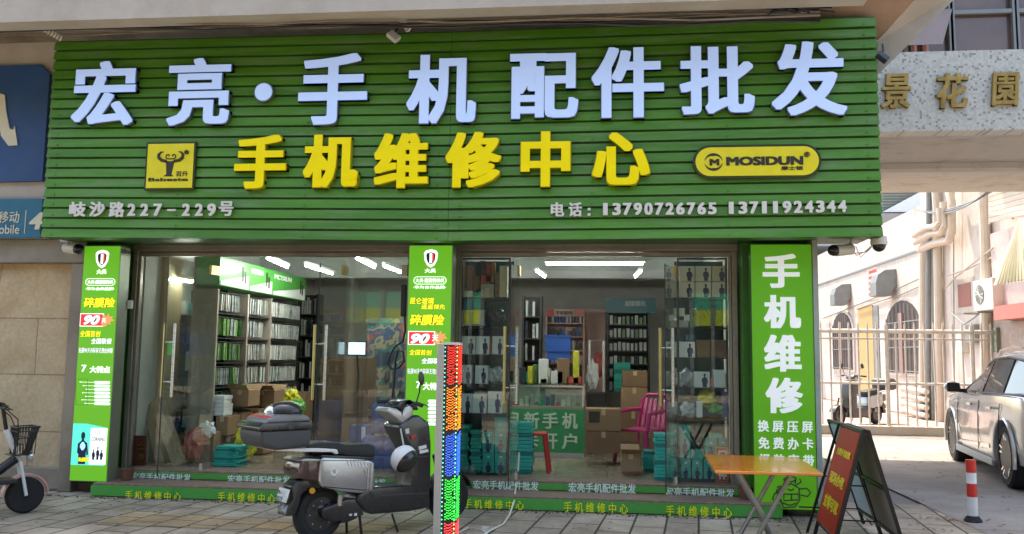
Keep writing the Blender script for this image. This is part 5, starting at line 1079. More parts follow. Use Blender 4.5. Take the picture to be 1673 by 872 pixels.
# side wall facing the alley
ya=YX(1513)
t=thing('side_building','cream rendered building along the far side of the alley, with arched barred windows','building',(XW,12,0))
zlow=PX(1400,386,XW).z
m=MB(); m.box(XW,XW+6,YGT+2.6,ya,0,9); m.build('near_wall',M['pink'],t)
m=MB(); m.box(XW,XW+5,ya+.001,40,0,zlow); m.build('far_wall',M['pink'],t)
a=PX(1345,463,XW);b_=PX(1503,408,XW); m=MB(); m.box(XW-.03,XW,ya+.01,39,(a.z+b_.z)/2-.03,(a.z+b_.z)/2+.03); m.build('trim_line',M['vent'],t)
m=MB(); m.box(XW-.02,XW-.001,ya+.01,39,.0,.14); m.build('plinth',M['soffitr'],t)
def archwin(r_,label):
    pa=PX(r_[0],(r_[1]+r_[3])/2,XW); pb=PX(r_[2],(r_[1]+r_[3])/2,XW); mid=(r_[0]+r_[2])/2; zt_=PX(mid,r_[1],XW).z; zb_=PX(mid,r_[3],XW).z
    y0,y1=pb.y,pa.y; yc_=(y0+y1)/2; hw=(y1-y0)/2; 
    def poly(s,zx=0):
        o=[(yc_-hw*s,zb_-zx),(yc_-hw*s,zt_-hw*.55)]; 
        for k in range(1,10): a=math.pi-math.pi*k/10; o.append((yc_+hw*s*math.cos(a),zt_-hw*.55+hw*.55*math.sin(a)*(1+(s-1)*.8)))
        o+=[(yc_+hw*s,zt_-hw*.55),(yc_+hw*s,zb_-zx)]; return o
    f=MB(); f.prism(poly(1.14,.08),(.05,0,0),lambda u,v:(XW-.051,u,v)); wn=f.build('window',M['pink'],t)
    f=MB(); f.prism(poly(1.0),(.01,0,0),lambda u,v:(XW-.062,u,v)); f.build('pane',M['winm'],wn)
    f=MB(); 
    for k in range(9): y=yc_-hw+2*hw*(k+.5)/9; top=zt_-hw*.55+hw*.5*math.sqrt(max(0,1-((y-yc_)/hw)**2)); f.tube([(XW-.09,y,zb_),(XW-.09,y,top)],.012,5)
    for z in (zb_+.05,zb_+(zt_-zb_)*.35,zb_+(zt_-zb_)*.7): f.beam((XW-.09,yc_-hw,z),(XW-.09,yc_+hw,z),.02,.03)
    f.build('window_bars',M['vent'],wn)
    f=MB(); f.box(XW-.12,XW-.063,yc_-hw*.1,yc_+hw*.1,zb_,zt_-.35); f.build('mullion',mat('brown_curtain',(.35,.25,.22),.8),wn)
archwin((1450,490,1509,609),''); archwin((1363,510,1395,603),'')
def onwall(r_,dep,nm,mt,parent=None,label=None,cat=None,bev=0,off=0):
    pa=PX(r_[0],(r_[1]+r_[3])/2,XW-dep-off); pb=PX(r_[2],(r_[1]+r_[3])/2,XW-dep-off); mid=(r_[0]+r_[2])/2
    zt_=PX(mid,r_[1],XW-dep-off).z; zb_=PX(mid,r_[3],XW-dep-off).z
    m=MB(); m.box(XW-dep-off,XW-.001-off,pb.y,pa.y,zb_,zt_)
    if bev: m.bevel(bev,2)
    o=m.build(nm,M[mt] if isinstance(mt,str) else mt,parent)
    if label: tag(o,label,cat)
    return o
onwall((1403,500,1427,640),.04,'door',M['doory'],t); onwall((1427,500,1436,640),.03,'door',M['vent'],t)
def duct(r_,label):
    pb=PX(r_[2],480,XW); y0=pb.y; my=(r_[1]+r_[3])/2
    xl_=P(r_[0],my,y0).x; zt_=P((r_[0]+r_[2])/2,r_[1],y0).z; zb_=P((r_[0]+r_[2])/2,r_[3],y0).z; w_=XW-xl_; h_=zt_-zb_
    m=MB(); m.prism([(XW-.002,zt_),(xl_+w_*.45,zt_-h_*.03),(xl_+w_*.12,zt_-h_*.2),(xl_,zt_-h_*.5),(xl_,zb_),(xl_+w_*.72,zb_),(xl_+w_*.85,zb_+h_*.25),(XW-.002,zb_+h_*.3)],(0,.6,0),lambda u,v:(u,y0,v)); m.bevel(.015,2)
    tag(m.build('exhaust_hood',M['vent']),label,'exhaust hood')
duct((1363,463,1391,498),'smaller grey exhaust hood above the farther arched window'); duct((1431,439,1466,483),'larger grey exhaust hood above the nearer arched window')
t2=thing('wall_notice','peeling red lettered paper notice pasted above the yellow door','notice',PX(1426,490,XW-.02)); onwall((1417,437,1434,490),.008,'sheet',mat('pink_paper',(.75,.55,.45),.8),t2)
for k in range(5):
    onwall((1419,441+k*9,1432,446+k*9),.002,'red_lettering',M['lred'] if k==0 else M['redp'],t2,off=.009)
tac=thing('air_conditioner','cream outdoor air conditioner unit on a bracket on the alley wall','air conditioner',PX(1605,508,XW-.2))
o=onwall((1590,456,1622,507),.36,'casing',M['ac'],tac,bev=.015)
# fan on its left facing -X side
ca=PX(1600,481,XW-.37); m=MB(); m.lathe([(.0,0),(.20,0),(.21,.012),(.0,.013)],(XW-.362,ca.y,ca.z),(-1,0,0),24); m.build('fan_grille',M['vent'],tac)
m=MB(); 
for k in range(6): m.tube([(XW-.38,ca.y+.2*math.cos(k*.524),ca.z+.2*math.sin(k*.524)),(XW-.38,ca.y-.2*math.cos(k*.524),ca.z-.2*math.sin(k*.524))],.006,4)
m.build('guard',M['ac'],tac)
m=MB(); c=PX(1605,511,XW-.2); m.beam((XW,c.y-.35,c.z),(XW-.45,c.y-.35,c.z),.04,.04); m.beam((XW,c.y+.35,c.z),(XW-.45,c.y+.35,c.z),.04,.04); m.build('bracket',M['vent'],tac)
onwall((1565,463,1586,501),.02,'meter_plate',mat('brown_red_plate',(.28,.10,.08),.6),None,'square brown red plate on the wall left of the air conditioner','plate')
onwall((1553,455,1592,512),.012,'wall_panel',M['concw'],None,'pale boxed panel on the wall behind the brown red plate','panel')
def wpipe(pts,r_,label,mt='pipe',off=.1):
    m=MB(); m.tube([PX(a,b,XW-off) for a,b in pts],r_,10); tag(m.build('wall_pipe',M[mt],smooth=True),label,'pipe')
wpipe([(1508,690),(1508,420),(1508,372)],.10,'cream drain pipe at the left of the pipe cluster')
wpipe([(1516,690),(1518,285)],.07,'grey steel conduit between the cream drain pipes','vent')
wpipe([(1524,690),(1525,300)],.03,'thin dark cable pipe beside the grey steel conduit','vent')
wpipe([(1535,690),(1533,500),(1531,340),(1528,300),(1537,283)],.10,'tall cream drain pipe right of the grey steel conduit',off=.12)
wpipe([(1545,283),(1550,310),(1555,330),(1555,380),(1550,393),(1525,398),(1502,408)],.09,'cream pipe with a long elbow, outermost of the bends',off=.3)
wpipe([(1541,330),(1543,370),(1538,380),(1520,382),(1495,396)],.08,'cream pipe with an elbow, middle one of the bends',off=.42)
wpipe([(1535,340),(1536,362),(1530,369),(1512,372),(1493,385)],.07,'cream pipe with an elbow, innermost of the bends',off=.5)
wpipe([(1546,300),(1565,290),(1590,280)],.08,'short cream pipe slanting up to the right under the gate',off=.3)
wpipe([(1609,690),(1611,460),(1610,400),(1606,280)],.11,'thick cream pipe standing beside the air conditioner',off=.12)
wpipe([(1560,690),(1558,450),(1559,280)],.012,'thin black cable hanging down the wall left of the brown red plate','vent')
for k in range(4): wpipe([(1474,636+k*12),(1478,634+k*12),(1514,640+k*13)],.07,'short cream pipe lying low by the wall, number %s from the top'%['one','two','three','four'][k],off=.25)
# end building behind
Ye=YX(1377)+3
t=thing('end_building','pale building closing the alley, with a grey louvred window and a stained ledge','building',(8,Ye,0))
m=MB(); m.box(2,22,Ye+8,Ye+8.4,0,16); m.box(5,14.5,Ye+5,Ye+7.9,zlow+1.0,16); m.build('wall',mat('white_render',(.44,.42,.39),.85,var=.06,dirt=(.5,.45,.4)),t)
x0,x1,z0,z1=RC(1441,280,1508,345,Ye+4.9); m=MB(); m.box(x0,x1,Ye+4.93,Ye+4.98,z0,z1); wn=m.build('window',M['offw'],t)
m=MB()
for k in range(14): m.slab((x0,Ye+4.86,z0+(z1-z0)*k/14),(x1,Ye+4.86,z0+(z1-z0)*k/14),(x1,Ye+4.92,z0+(z1-z0)*(k+.6)/14),(x0,Ye+4.92,z0+(z1-z0)*(k+.6)/14),(0,.01,0))
m.build('louvres',M['boxside'],wn)
x0,x1,z0,z1=RC(1430,348,1515,368,Ye+4.4); m=MB(); m.box(x0-2,x1,Ye+4.4,Ye+4.99,z0,z1); m.build('ledge',M['conc'],t)
m=MB(); x0,x1,z0,z1=RC(1441,310,1510,346,Ye+4.6); m.prism([(x0,z0),(x1,z0),(x1,z1),],(0,.1,0),lambda u,v:(u,Ye+4.6,v)); m.build('stair_panel',M['paint'],t)
# cables across the alley
for k in range(5):
    m=MB(); A_=PX(1497+k*5,342+k*1.5,XW-.35); B_=PX(1637+8*k,292-2*k,XW-.6); pts=[A_.lerp(B_,i/10)+Vector((0,0,-.35*math.sin(math.pi*i/10)*(1-.15*k))) for i in range(11)]
    m.tube(pts,.018,5); tag(m.build('overhead_cable',M['black'] if k%2 else M['vent']),['nearest','second','third','fourth','farthest'][k]+' cable of the bundle sagging across the alley before the pipes','cable','sagging cable bundle')
m=MB(); 
for k in range(5): c=PX(1632+k*8,287-k*1.5,XW-.5); m.beam(c,c+Vector((0,0,.22)),.03,.03); m.lathe([(.03,0),(.05,.03),(.03,.08)],c,(0,0,1),8)
a=PX(1625,294,XW-.5);b_=PX(1673,282,XW-.5); m.beam(a,b_,.06,.06); tag(m.build('insulator_rack',M['black']),'black rack of cable insulators under the right end of the gate','insulators')
ta=thing('slatted_screen','cream slatted metal screen under the gate at the right edge','screen',PX(1640,350,XW-.4))
m=MB()
for k in range(7):
    a=PX(1616,309+k*8.5,XW-.4); b_=PX(1690,286+k*9.5,XW-.4); m.beam(a,b_,.03,.10)
m.build('slats',M['pipe'],ta)
m=MB(); 
for px in (1617,1655,1688): m.beam(PX(px,306-(px-1617)*.3,XW-.35),PX(px,366-(px-1617)*.2,XW-.35),.03,.04)
m.build('posts',M['pipe'],ta)
ta=thing('cloth_awning','cream cloth hanging in a fold over a red signboard at the right edge','awning',PX(1650,460,XW-.5))
m=MB(); m.slab(PX(1666,356,XW-.5),PX(1625,466,XW-.7),PX(1680,458,XW-.7),PX(1682,356,XW-.5),(-.02,0,0)); m.build('cloth',M['cream'],ta)
m=MB(); 
for k in range(9): m.tube([PX(1667,358,XW-.53),PX(1629+k*5.5,465-k,XW-.74)],.025,5)
m.build('folds',M['cream'],ta)
onwall((1620,370,1690,498),.15,'wall_board',mat('mauve_panel',(.55,.45,.43),.6),None,'flat mauve wall panel behind the hanging cream cloth','panel')
onwall((1623,496,1690,520),.35,'red_fascia',mat('faded_red',(.55,.18,.15),.6,var=.1),None,'faded red fascia board under the hanging cream cloth','signboard')
onwall((1630,525,1690,600),.04,'shutter_door',mat('brown_gate',(.42,.33,.28),.6,var=.2,scale=8),None,'brown grey doors under the faded red fascia at the right edge','door')
for k,(p_,l) in enumerate((([(1345,520),(1400,498),(1470,470),(1508,452)],'black wire sagging along the wall under the exhaust hoods'),([(1400,505),(1436,492),(1470,482),(1506,466)],'thin wire looping between the hoods and the drain pipes'),([(1548,450),(1580,440),(1610,425),(1640,412)],'pale wire slanting over the air conditioner'),([(1553,510),(1575,530),(1590,520),(1600,512)],'loose hose drooping under the air conditioner'),([(1545,470),(1562,452),(1590,430),(1622,405)],'second pale wire crossing above the brown red plate'))):
    wpipe(p_,.018,l,'vent' if k in (0,1,3) else 'concw',off=.06+.03*k)
for k,(r_,l) in enumerate((((1577,530,1592,560),'small grey meter box low on the wall, left of the thick pipe'),((1563,545,1574,575),'narrow cream junction box beside the meter box'),((1618,535,1628,575),'tall grey box at the right of the thick pipe'))):
    onwall(r_,.12,'meter_box',['vent','ac','boxside'][k],None,l,'meter box',bev=.01)
# ---- fence
tf=thing('railing_fence','white metal railing fence across the alley on a low concrete kerb','fence',(0,YF,0))
xa=XRB+.3; xb=XW-.02; zk=P(1440,696,YF).z; zt_=P(1480,541,YF).z; zm=P(1480,627,YF).z; zt2=P(1480,549,YF).z; zp=P(1480,531,YF).z
tf.location.x=(xa+xb)/2
fw=mat('fence_paint',(.60,.56,.52),.45,var=.08,dirt=(.35,.25,.18),dscale=5,damt=.5)
m=MB(); m.box(xa,xb,YF,YF+.22,0,zk); m.bevel(.01,1); m.build('kerb_base',M['concw'],tf)
m=MB(); m.tube([(xa,YF+.1,zt_),(xb,YF+.1,zt_)],.045,8); m.build('top_rail',fw,tf,smooth=True)
m=MB(); m.tube([(xa,YF+.1,zt2-.06),(xb,YF+.1,zt2-.06)],.02,8); m.build('rail',fw,tf); m=MB(); m.tube([(xa,YF+.1,zm),(xb,YF+.1,zm)],.028,8); m.build('rail',fw,tf)
nb=int((xb-xa)/.195)
for k in range(nb):
    x=xa+.1+k*.195; m=MB(); m.tube([(x,YF+.1,zk-.005),(x,YF+.1,zp)],.02 if k%9 else .045,6); m.tube([(x,YF+.1,zp),(x,YF+.1,zp+.08)],[.02,.003],6); m.build('baluster',fw,tf)
m=MB(); m.box(XRB+.05,XW-.01,YF+.5,38,.004,.1); tag(m.build('yard_paving',brick_mat('pink_yard_tiles',(.48,.34,.30),(.44,.31,.27),(.3,.22,.2),.4,.4,.01,rough=.8,var=.4)),kind='structure')
# ================================================================ CAR
cf=G(1556,752,0); cr=G(1657,804,0); hd=(cf-cr); LWB=2.86; ang=math.atan2(hd.y,hd.x); print('car wheelbase',hd.length,math.degrees(ang))
sc_=hd.length/LWB
o0=cr+Vector((math.sin(ang),-math.cos(ang),0))*.93*1.0
CS=1.08; o0=cf-Vector((math.cos(ang)*2.86-math.sin(ang)*.93,math.sin(ang)*2.86+math.cos(ang)*.93,0))*CS
car=thing('parked_car','silver grey sport utility car parked in the alley in front of the fence','car',o0,rz=ang)
car.scale=(CS,CS,CS)
silver=mat('silver_car_paint',(.66,.64,.61),.2,.3,var=.03,coat=1); blk=mat('car_black_trim',(.02,.02,.02),.4,var=.0); cgl=mat('car_glass',(.025,.03,.028),.03,var=0,spec=1)
st=[(-.88,.55,.35,.70,.95),(-.80,.80,.30,.78,1.02),(-.5,.90,.24,.88,1.06),(0,.94,.22,.93,1.06),(.6,.95,.21,.93,1.05),(1.4,.95,.21,.93,1.04),(2.1,.95,.21,.92,1.035),(2.5,.945,.21,.90,1.03),(2.86,.935,.22,.86,1.0),(3.3,.90,.24,.80,.95),(3.6,.82,.28,.70,.88),(3.74,.66,.36,.55,.78)]
m=MB(); rings=[]
for x,wm,zb_,wt_,zt_ in st:
    half=[(0,zb_),(wm*.80,zb_),(wm*.97,zb_+.07),(wm*.985,.42),(wm,.60),(wm*.992,.74),(wm*1.0,.80),(wm*.975,.92),(wt_,zt_-.01),(wt_*.8,zt_+.015),(0,zt_+.04)]
    pts=[(y,z) for y,z in half]+[(-y,z) for y,z in half[-2:0:-1]]
    rings.append([m.bm.verts.new((x,y,z)) for y,z in pts])
for A_,B_ in zip(rings,rings[1:]):
    k=len(A_)
    for i in range(k): m.bm.faces.new((A_[i],A_[(i+1)%k],B_[(i+1)%k],B_[i]))
m.bm.faces.new(rings[0]); m.bm.faces.new(rings[-1][::-1])
body=m.build('body',silver,car,local=True)
c=MB()
for x in (0,LWB):
    for s in (-1,1): c.lathe([(.41,-.001),(.41,.34)],(x,s*.66,.37),(0,s,0),40)
cut=c.build('cut',blk,None,local=True)
mod=body.modifiers.new('b','BOOLEAN'); mod.object=cut; mod.operation='DIFFERENCE'; mod.solver='EXACT'
mod2=body.modifiers.new('bv','BEVEL'); mod2.width=.012; mod2.segments=2; mod2.limit_method='ANGLE'; mod2.angle_limit=R_(50)
# evaluate with both in the same space
cut.parent=car; bpy.context.view_layer.update()
me=bpy.data.meshes.new_from_object(body.evaluated_get(bpy.context.evaluated_depsgraph_get())); body.modifiers.clear(); body.data=me; me.materials.clear(); me.materials.append(silver)
me.polygons.foreach_set('use_smooth',[True]*len(me.polygons)); 
try: me.set_sharp_from_angle(angle=R_(38))
except Exception: pass
bpy.data.objects.remove(cut)
m=MB()
gh=[(-.80,.84,1.03,.84,1.05),(-.55,.86,1.03,.62,1.46),(-.2,.87,1.03,.66,1.57),(.4,.88,1.03,.68,1.60),(1.0,.88,1.03,.67,1.585),(1.5,.88,1.02,.63,1.50),(2.05,.88,1.01,.62,1.25),(2.48,.84,1.0,.80,1.03)]
rings=[]
for x,wb,zb_,wt_,zt_ in gh:
    pts=[(wb,zb_),(wt_+(wb-wt_)*.12,zt_-(zt_-zb_)*.12),(wt_*.92,zt_-.01),(0,zt_+.02),(-wt_*.92,zt_-.01),(-wt_-(wb-wt_)*.12,zt_-(zt_-zb_)*.12),(-wb,zb_)]
    rings.append([m.bm.verts.new((x,y,z)) for y,z in pts])
for A_,B_ in zip(rings,rings[1:]):
    for i in range(6): m.bm.faces.new((A_[i],A_[i+1],B_[i+1],B_[i]))
m.bm.faces.new(rings[0]); m.bm.faces.new(rings[-1][::-1]); m.build('cabin',silver,car,local=True,smooth=True)
def gy(x,z):   # cabin side at x,z
    for (a,b_) in zip(gh,gh[1:]):
        if a[0]<=x<=b_[0]:
            t_=(x-a[0])/(b_[0]-a[0]); wb,zb_,wt_,zt_=[a[i]+(b_[i]-a[i])*t_ for i in (1,2,3,4)]
            f=min(1,max(0,(z-zb_)/max(.01,.88*(zt_-zb_)))); return wb+(wt_+(wb-wt_)*.12-wb)*f
    return .85
for s in (-1,1):
    for poly,nm in (([(1.13,1.075),(2.24,1.065),(1.88,1.27),(1.52,1.42),(1.13,1.47)],'side_window'),([(.18,1.08),(1.05,1.075),(1.05,1.475),(.5,1.49),(.18,1.485)],'side_window'),([(-.6,1.11),(.10,1.08),(.10,1.48),(-.2,1.45),(-.42,1.34)],'side_window')):
        m=MB(); m.prism(poly,(0,.014*s,0),lambda u,v,s=s:(u,s*(gy(u,v)+.004),v)); m.build(nm,cgl,car,local=True)
    m=MB(); m.tube([(2.42,s*(gy(2.35,1.06)+.008),1.055),(1.1,s*(gy(1.1,1.06)+.012),1.06),(-.65,s*(gy(-.5,1.07)+.012),1.09)],.013,6); m.tube([(2.4,s*(gy(2.3,1.06)+.01),1.06),(1.88,s*(gy(1.88,1.27)+.012),1.285),(1.52,s*(gy(1.52,1.42)+.012),1.44),(1.1,s*(gy(1.1,1.48)+.012),1.495),(.4,s*(gy(.4,1.5)+.012),1.515),(-.25,s*(gy(-.2,1.45)+.012),1.475),(-.6,s*(gy(-.5,1.2)+.012),1.14)],.014,6); m.build('window_trim',blk,car,local=True)
    m=MB(); m.tube([(1.4,s*.60,1.54),(1.2,s*.62,1.61),(.4,s*.66,1.65),(-.30,s*.64,1.61),(-.4,s*.62,1.55)],.016,6); m.build('roof_rail',M['chrome'],car,local=True)
    m=MB(); m.ball((2.02,s*1.06,1.10),.12,(.75,.95,.72)); m.build('mirror',silver,car,local=True,smooth=True)
    m=MB(); m.beam((2.02,s*.88,1.05),(2.02,s*1.02,1.06),.10,.05); m.box(1.925,1.94,s*.98,s*1.14,1.04,1.16); m.build('mirror_base',blk,car,local=True)
    for x in (.35,1.38):
        m=MB(); m.beam((x,s*.965,.90),(x+.22,s*.965,.895),.03,.03); m.build('door_handle',silver,car,local=True)
    m=MB(); 
    for x0_ in (1.12,.12,2.3): m.tube([(x0_,s*.953,.34),(x0_+.0,s*.953,.6),(x0_-.01,s*.948,.80),(x0_-.01,s*.93,.96)],.0045,4)
    m.build('door_gap',blk,car,local=True)
    m=MB(); m.box(.44,2.42,s*.925,s*.965,.20,.29); m.bevel(.015,2); m.build('sill',M['offw'],car,local=True)
    m=MB(); m.prism([(.62,.40),(2.35,.33),(2.35,.36),(.62,.45)],(0,.012*s,0),lambda u,v,s=s:(u,s*.935,v)); m.build('chrome_strip',M['chrome'],car,local=True)
    for x in (0,LWB):
        m=MB(); arc=[(x+.425*math.cos(a*math.pi/12),s*(.93 if x==0 else .925),.37+.425*math.sin(a*math.pi/12)) for a in range(-1,14)]; m.tube(arc,.022,6); m.build('arch_trim',silver,car,local=True,smooth=True)
        wh=bpy.data.objects.new('wheel',None); COL.objects.link(wh); wh.parent=car; wh.location=(x,s*.80,.365)
        m=MB(); m.lathe([(.24,-.12),(.33,-.125),(.358,-.10),(.365,-.05),(.365,.05),(.358,.10),(.33,.125),(.262,.12),(.25,.10),(.24,.0)],(0,0,0),(0,s,0),44); m.build('tyre',M['rubber'],wh,local=True,smooth=True)
        m=MB(); m.lathe([(.262,.115),(.268,.122),(.262,.126),(.245,.105),(.238,.02),(.1,.015),(0,.015)],(0,0,0),(0,s,0),44); m.build('rim',blk,wh,local=True,smooth=True)
        m=MB()
        for k in range(5):
            for dd in (-.16,.16):
                a=k*2*math.pi/5+.3; m.beam((.045*math.cos(a),s*.085,.045*math.sin(a)),(.25*math.cos(a+dd),s*.112,.25*math.sin(a+dd)),.02,.024,up=(0,1,0))
        m.lathe([(.06,.06),(.06,.10),(.03,.108),(0,.108)],(0,0,0),(0,s,0),20); m.lathe([(.248,.108),(.263,.123),(.266,.112)],(0,0,0),(0,s,0),40); m.build('spokes',M['chrome'],wh,local=True)
    m=MB(); m.box(3.35,3.66,s*.58,s*.80,.66,.76); m.bevel(.02,2); m.build('headlight',cgl,car,local=True)
    m=MB(); m.box(-.90,-.72,s*.45,s*.83,.82,.92); m.bevel(.02,2); m.build('tail_light',M['red'],car,local=True)
m=MB(); m.slab((2.50,-.72,1.03),(2.50,.72,1.03),(1.55,.56,1.505),(1.55,-.56,1.505),(.02,0,.016)); m.build('windscreen',cgl,car,local=True)
m=MB(); m.slab((-.80,-.66,1.08),(-.80,.66,1.08),(-.58,.52,1.43),(-.58,-.52,1.43),(-.02,0,.01)); m.build('rear_window',cgl,car,local=True)
# ================================================================ BOLLARD
c=G(1590,852,0); t=thing('bollard','red and white striped bollard standing before the silver car','bollard',c)
zt_=P(1588,748,c.y).z; h=zt_-.03; rw=.047
m=MB(); m.lathe([(.075,0),(.085,.01),(.06,.05),(rw-.004,.06)],c,(0,0,1),18); m.build('base',M['rubber'],t)
m=MB(); m.lathe([(rw-.001,.0),(rw-.001,h-.04),(rw-.01,h-.025),(0,h-.02)],c+Vector((0,0,.03)),(0,0,1),20); m.build('post',mat('reflective_white',(.72,.70,.66),.4,dirt=(.4,.35,.3),damt=.5),t,smooth=True)
for k,(a,b_) in enumerate(((.83,.995),(.42,.62),(.10,.12) if False else (.42,.43))):
    pass
rd=mat('reflective_red',(.62,.03,.02),.35,var=.1)
for a,b_ in ((.76,.97),(.36,.58)): m=MB(); m.lathe([(rw,0),(rw,(b_-a)*h)],c+Vector((0,0,.03+a*h)),(0,0,1),20); m.build('red_band',rd,t,smooth=True)
# ================================================================ FOLDING TABLE
zT=.75; q=[G(1151,741.5,zT),G(1305,746.5,zT),G(1345,773,zT),G(1168,768.5,zT)]
t=thing('folding_table','orange varnished folding table on crossed steel legs in front of the lettered pillar','table',Vector(((q[0]+q[2])/2).to_tuple()[:2]+(0,)))
m=MB(); m.slab(*q,(0,0,-.022)); m.bevel(.004,1); m.build('table_top',M['orange'],t)
ax=(q[1]-q[0]).normalized(); ay=(q[0]-q[3]).normalized(); cen=(q[0]+q[1]+q[2]+q[3])/4
for s,dy in ((-1,-.30),(1,.30)):
    for k,e in enumerate((1,-1)):
        top=cen+ax*(-.19*e)+ay*dy+Vector((0,0,-.03)); bot=cen+ax*(.19*e)+ay*(dy*1.05)+Vector((0,0,-zT+.015)); md=(top+bot)/2
        off=ay*(.016*e); m=MB(); 
        m.tube([top+off,top.lerp(bot,.5)+off,top.lerp(bot,.86)+off,bot+ax*(.05*e)+off],.018,8); m.build('leg',M['legst'],t,smooth=True)
for e in (1,-1):
    b1=cen+ax*(.19*e+.05*e)+ay*(-.30*1.05)+Vector((0,0,-zT+.015)); b2=cen+ax*(.19*e+.05*e)+ay*(.30*1.05)+Vector((0,0,-zT+.015)); m=MB(); m.tube([b1,b2],.013,8); m.build('foot_bar',M['steel'],t)
    b1=cen+ax*(-.19*e)+ay*(-.30)+Vector((0,0,-.035)); b2=cen+ax*(-.19*e)+ay*(.30)+Vector((0,0,-.035)); m=MB(); m.tube([b1,b2],.013,8); m.build('cross_bar',M['steel'],t)
m=MB(); m.tube([cen+ay*(-.32)+Vector((0,0,-zT/2)),cen+ay*.32+Vector((0,0,-zT/2))],.008,6); m.build('hinge_rod',M['steel'],t)
# ================================================================ A-FRAME SIGNS
def aframe(label,near,far,h,spread,front,texts,backm,leftonly=False):
    n_=Vector(near); f_=Vector(far); d=(n_-f_).normalized(); r_=Vector((-d.y,d.x,0))
    if r_.x<0: r_=-r_
    t=thing('a_frame_sign',label,'a frame sign',((n_+f_)/2))
    up=Vector((0,0,h)); Ld=(n_-f_).length
    for s in (-1,1):
        leaf=bpy.data.objects.new('leaf',None); COL.objects.link(leaf); leaf.parent=t
        def pt(u,v,off=0): # u along depth 0 far..1 near ; v 0 top..1 bottom
            return f_+d*(Ld*u)+up*(1-v)+r_*(s*(.02+spread*v+off))
        m=MB()
        if s==-1 and not texts:
            m.beam(pt(1,-.01),pt(1,1),.022,.022,up=d); m.build('frame',M['blackm'],leaf); continue
        for u in (0,1): m.beam(pt(u,-.01),pt(u,1),.028,.028,up=d)
        for v in (.0,.86,.46) if s==1 else (.0,.88): m.beam(pt(0,v),pt(1,v),.026,.026,up=(0,0,1))
        m.build('frame',M['blackm'],leaf)
        m=MB(); m.slab(pt(.02,.02,.012),pt(.98,.02,.012),pt(.98,.86,.012),pt(.02,.86,.012),r_*(.006*s)); pn=m.build('panel',front if s==-1 else backm,leaf) if (texts or s==1) else None
        if s==1: m=MB(); m.slab(pt(.03,.03,-.004),pt(.97,.03,-.004),pt(.97,.44,-.004),pt(.03,.44,-.004),r_*(.012)); m.slab(pt(.03,.49,-.004),pt(.97,.49,-.004),pt(.97,.84,-.004),pt(.03,.84,-.004),r_*(.012)); m.build('inner_board',backm,leaf)
        if s==-1:
            for txt,u0,u1,v0,v1,mt_ in texts:
                writing(txt,u0,u1,0,1,0,mt_,leaf,name='lettering',bold=.045,depth=.002,fn=lambda X,Z,D,v0=v0,v1=v1:pt(1-0 if False else X,v1+(v0-v1)*Z,.021+D))
    for v in (.55,.86): m=MB(); m.beam(f_+up*(1-v)-r_*(.02+spread*v),f_+up*(1-v)+r_*(.02+spread*v),.012,.012); m.build('brace',M['blackm'],t)
    return t
redp=mat('red_print_panel',(.42,.02,.02),.45,var=.12,scale=1.5,spec=.3); yl=mat('yellow_print',(.75,.55,.03),.4,var=0); wb=mat('whiteboard_blue',(.42,.52,.62),.3,var=.05); gy_=mat('grey_translucent_board',(.35,.33,.31),.5,var=.1)
aframe('black framed A sign with a red panel and yellow characters, right of the table',CR(2.90,7.08,0),CR(3.03,7.85,0),.985,.265,redp,[('免费手机贴膜',.2,.85,.19,.25,yl),('现场办理',.16,.88,.40,.50,yl),('立等可取',.16,.88,.60,.71,yl)],gy_)
aframe('second black framed A sign with a pale blue board, nested behind the red one',CR(3.03,7.95,0),CR(3.10,8.5,0),.975,.30,wb,[],wb)
# ================================================================ LED COLUMN
a=G(722,900,0); 
Yl=CR(0,6.5,0).y
xL0=P(711,700,Yl).x; xL1=P(722.5,700,Yl).x; xL2=P(746,700,Yl).x
zt_=P(730,561,Yl).z
t=thing('led_column','square advertising column covered in rainbow light strings, standing by the scooter','light column',((xL0+xL2)/2,Yl+.08,0))
m=MB(); m.box(xL1+.003,xL2,Yl+.012,Yl+.16,.03,zt_-.01); m.build('core',M['black'],t)
m=MB(); m.box(xL0,xL1,Yl,Yl+.165,0.0,zt_); m.bevel(.004,1); m.build('aluminium_panel',M['steel'] if False else mat('dull_aluminium',(.42,.42,.40),.45,.4,var=.08),t)
m=MB(); m.box(xL1+.001,xL2+.004,Yl-.002,Yl+.165,zt_-.009,zt_+.01); m.box(xL1+.001,xL2+.004,Yl-.002,Yl+.165,0,.03); m.build('cap',M['camw'],t)
bands=[((566,628),(1,.03,.02),'red'),((634,703),(1,.22,.01),'orange'),((710,778),(.02,.12,1),'blue'),((784,850),(.0,.8,.06),'green'),((856,930),(1,.05,.06),'red')]
rnd=random.Random(9); W_=xL2-xL1
for (pa,pb),col,nm in bands:
    za,zb2=P(735,pa,Yl).z,max(.04,P(735,pb,Yl).z); mt_=mat('led_'+nm,(.02,.02,.02),.4,var=0,emit=col,es=.9)
    m=MB(); z=za
    while z>zb2:
        for i in range(6):
            if rnd.random()<.04: continue
            x=xL1+W_*(.30+.62*i/5)+rnd.uniform(-.001,.001); zz=z+rnd.uniform(-.0015,.0015)-.012*math.sin(i*.9)
            if zz<zb2+.0 : continue
            m.box(x-.0038,x+.0038,Yl+.003,Yl+.0115,zz-.003,zz+.003)
            m.box(xL2+.001,xL2+.006,Yl+.02+i*.024,Yl+.028+i*.024,zz-.0035,zz+.0035)
        z-=.0195
    m.build('light_string',mt_,t)
m=MB(); m2=MB(); z=zt_-.03
while z>.05:
    m.box(xL1+.006,xL1+.012,Yl+.002,Yl+.0115,z-.004,z+.004); m2.box(xL2-.010,xL2-.004,Yl+.002,Yl+.0115,z-.004,z+.004); z-=.032
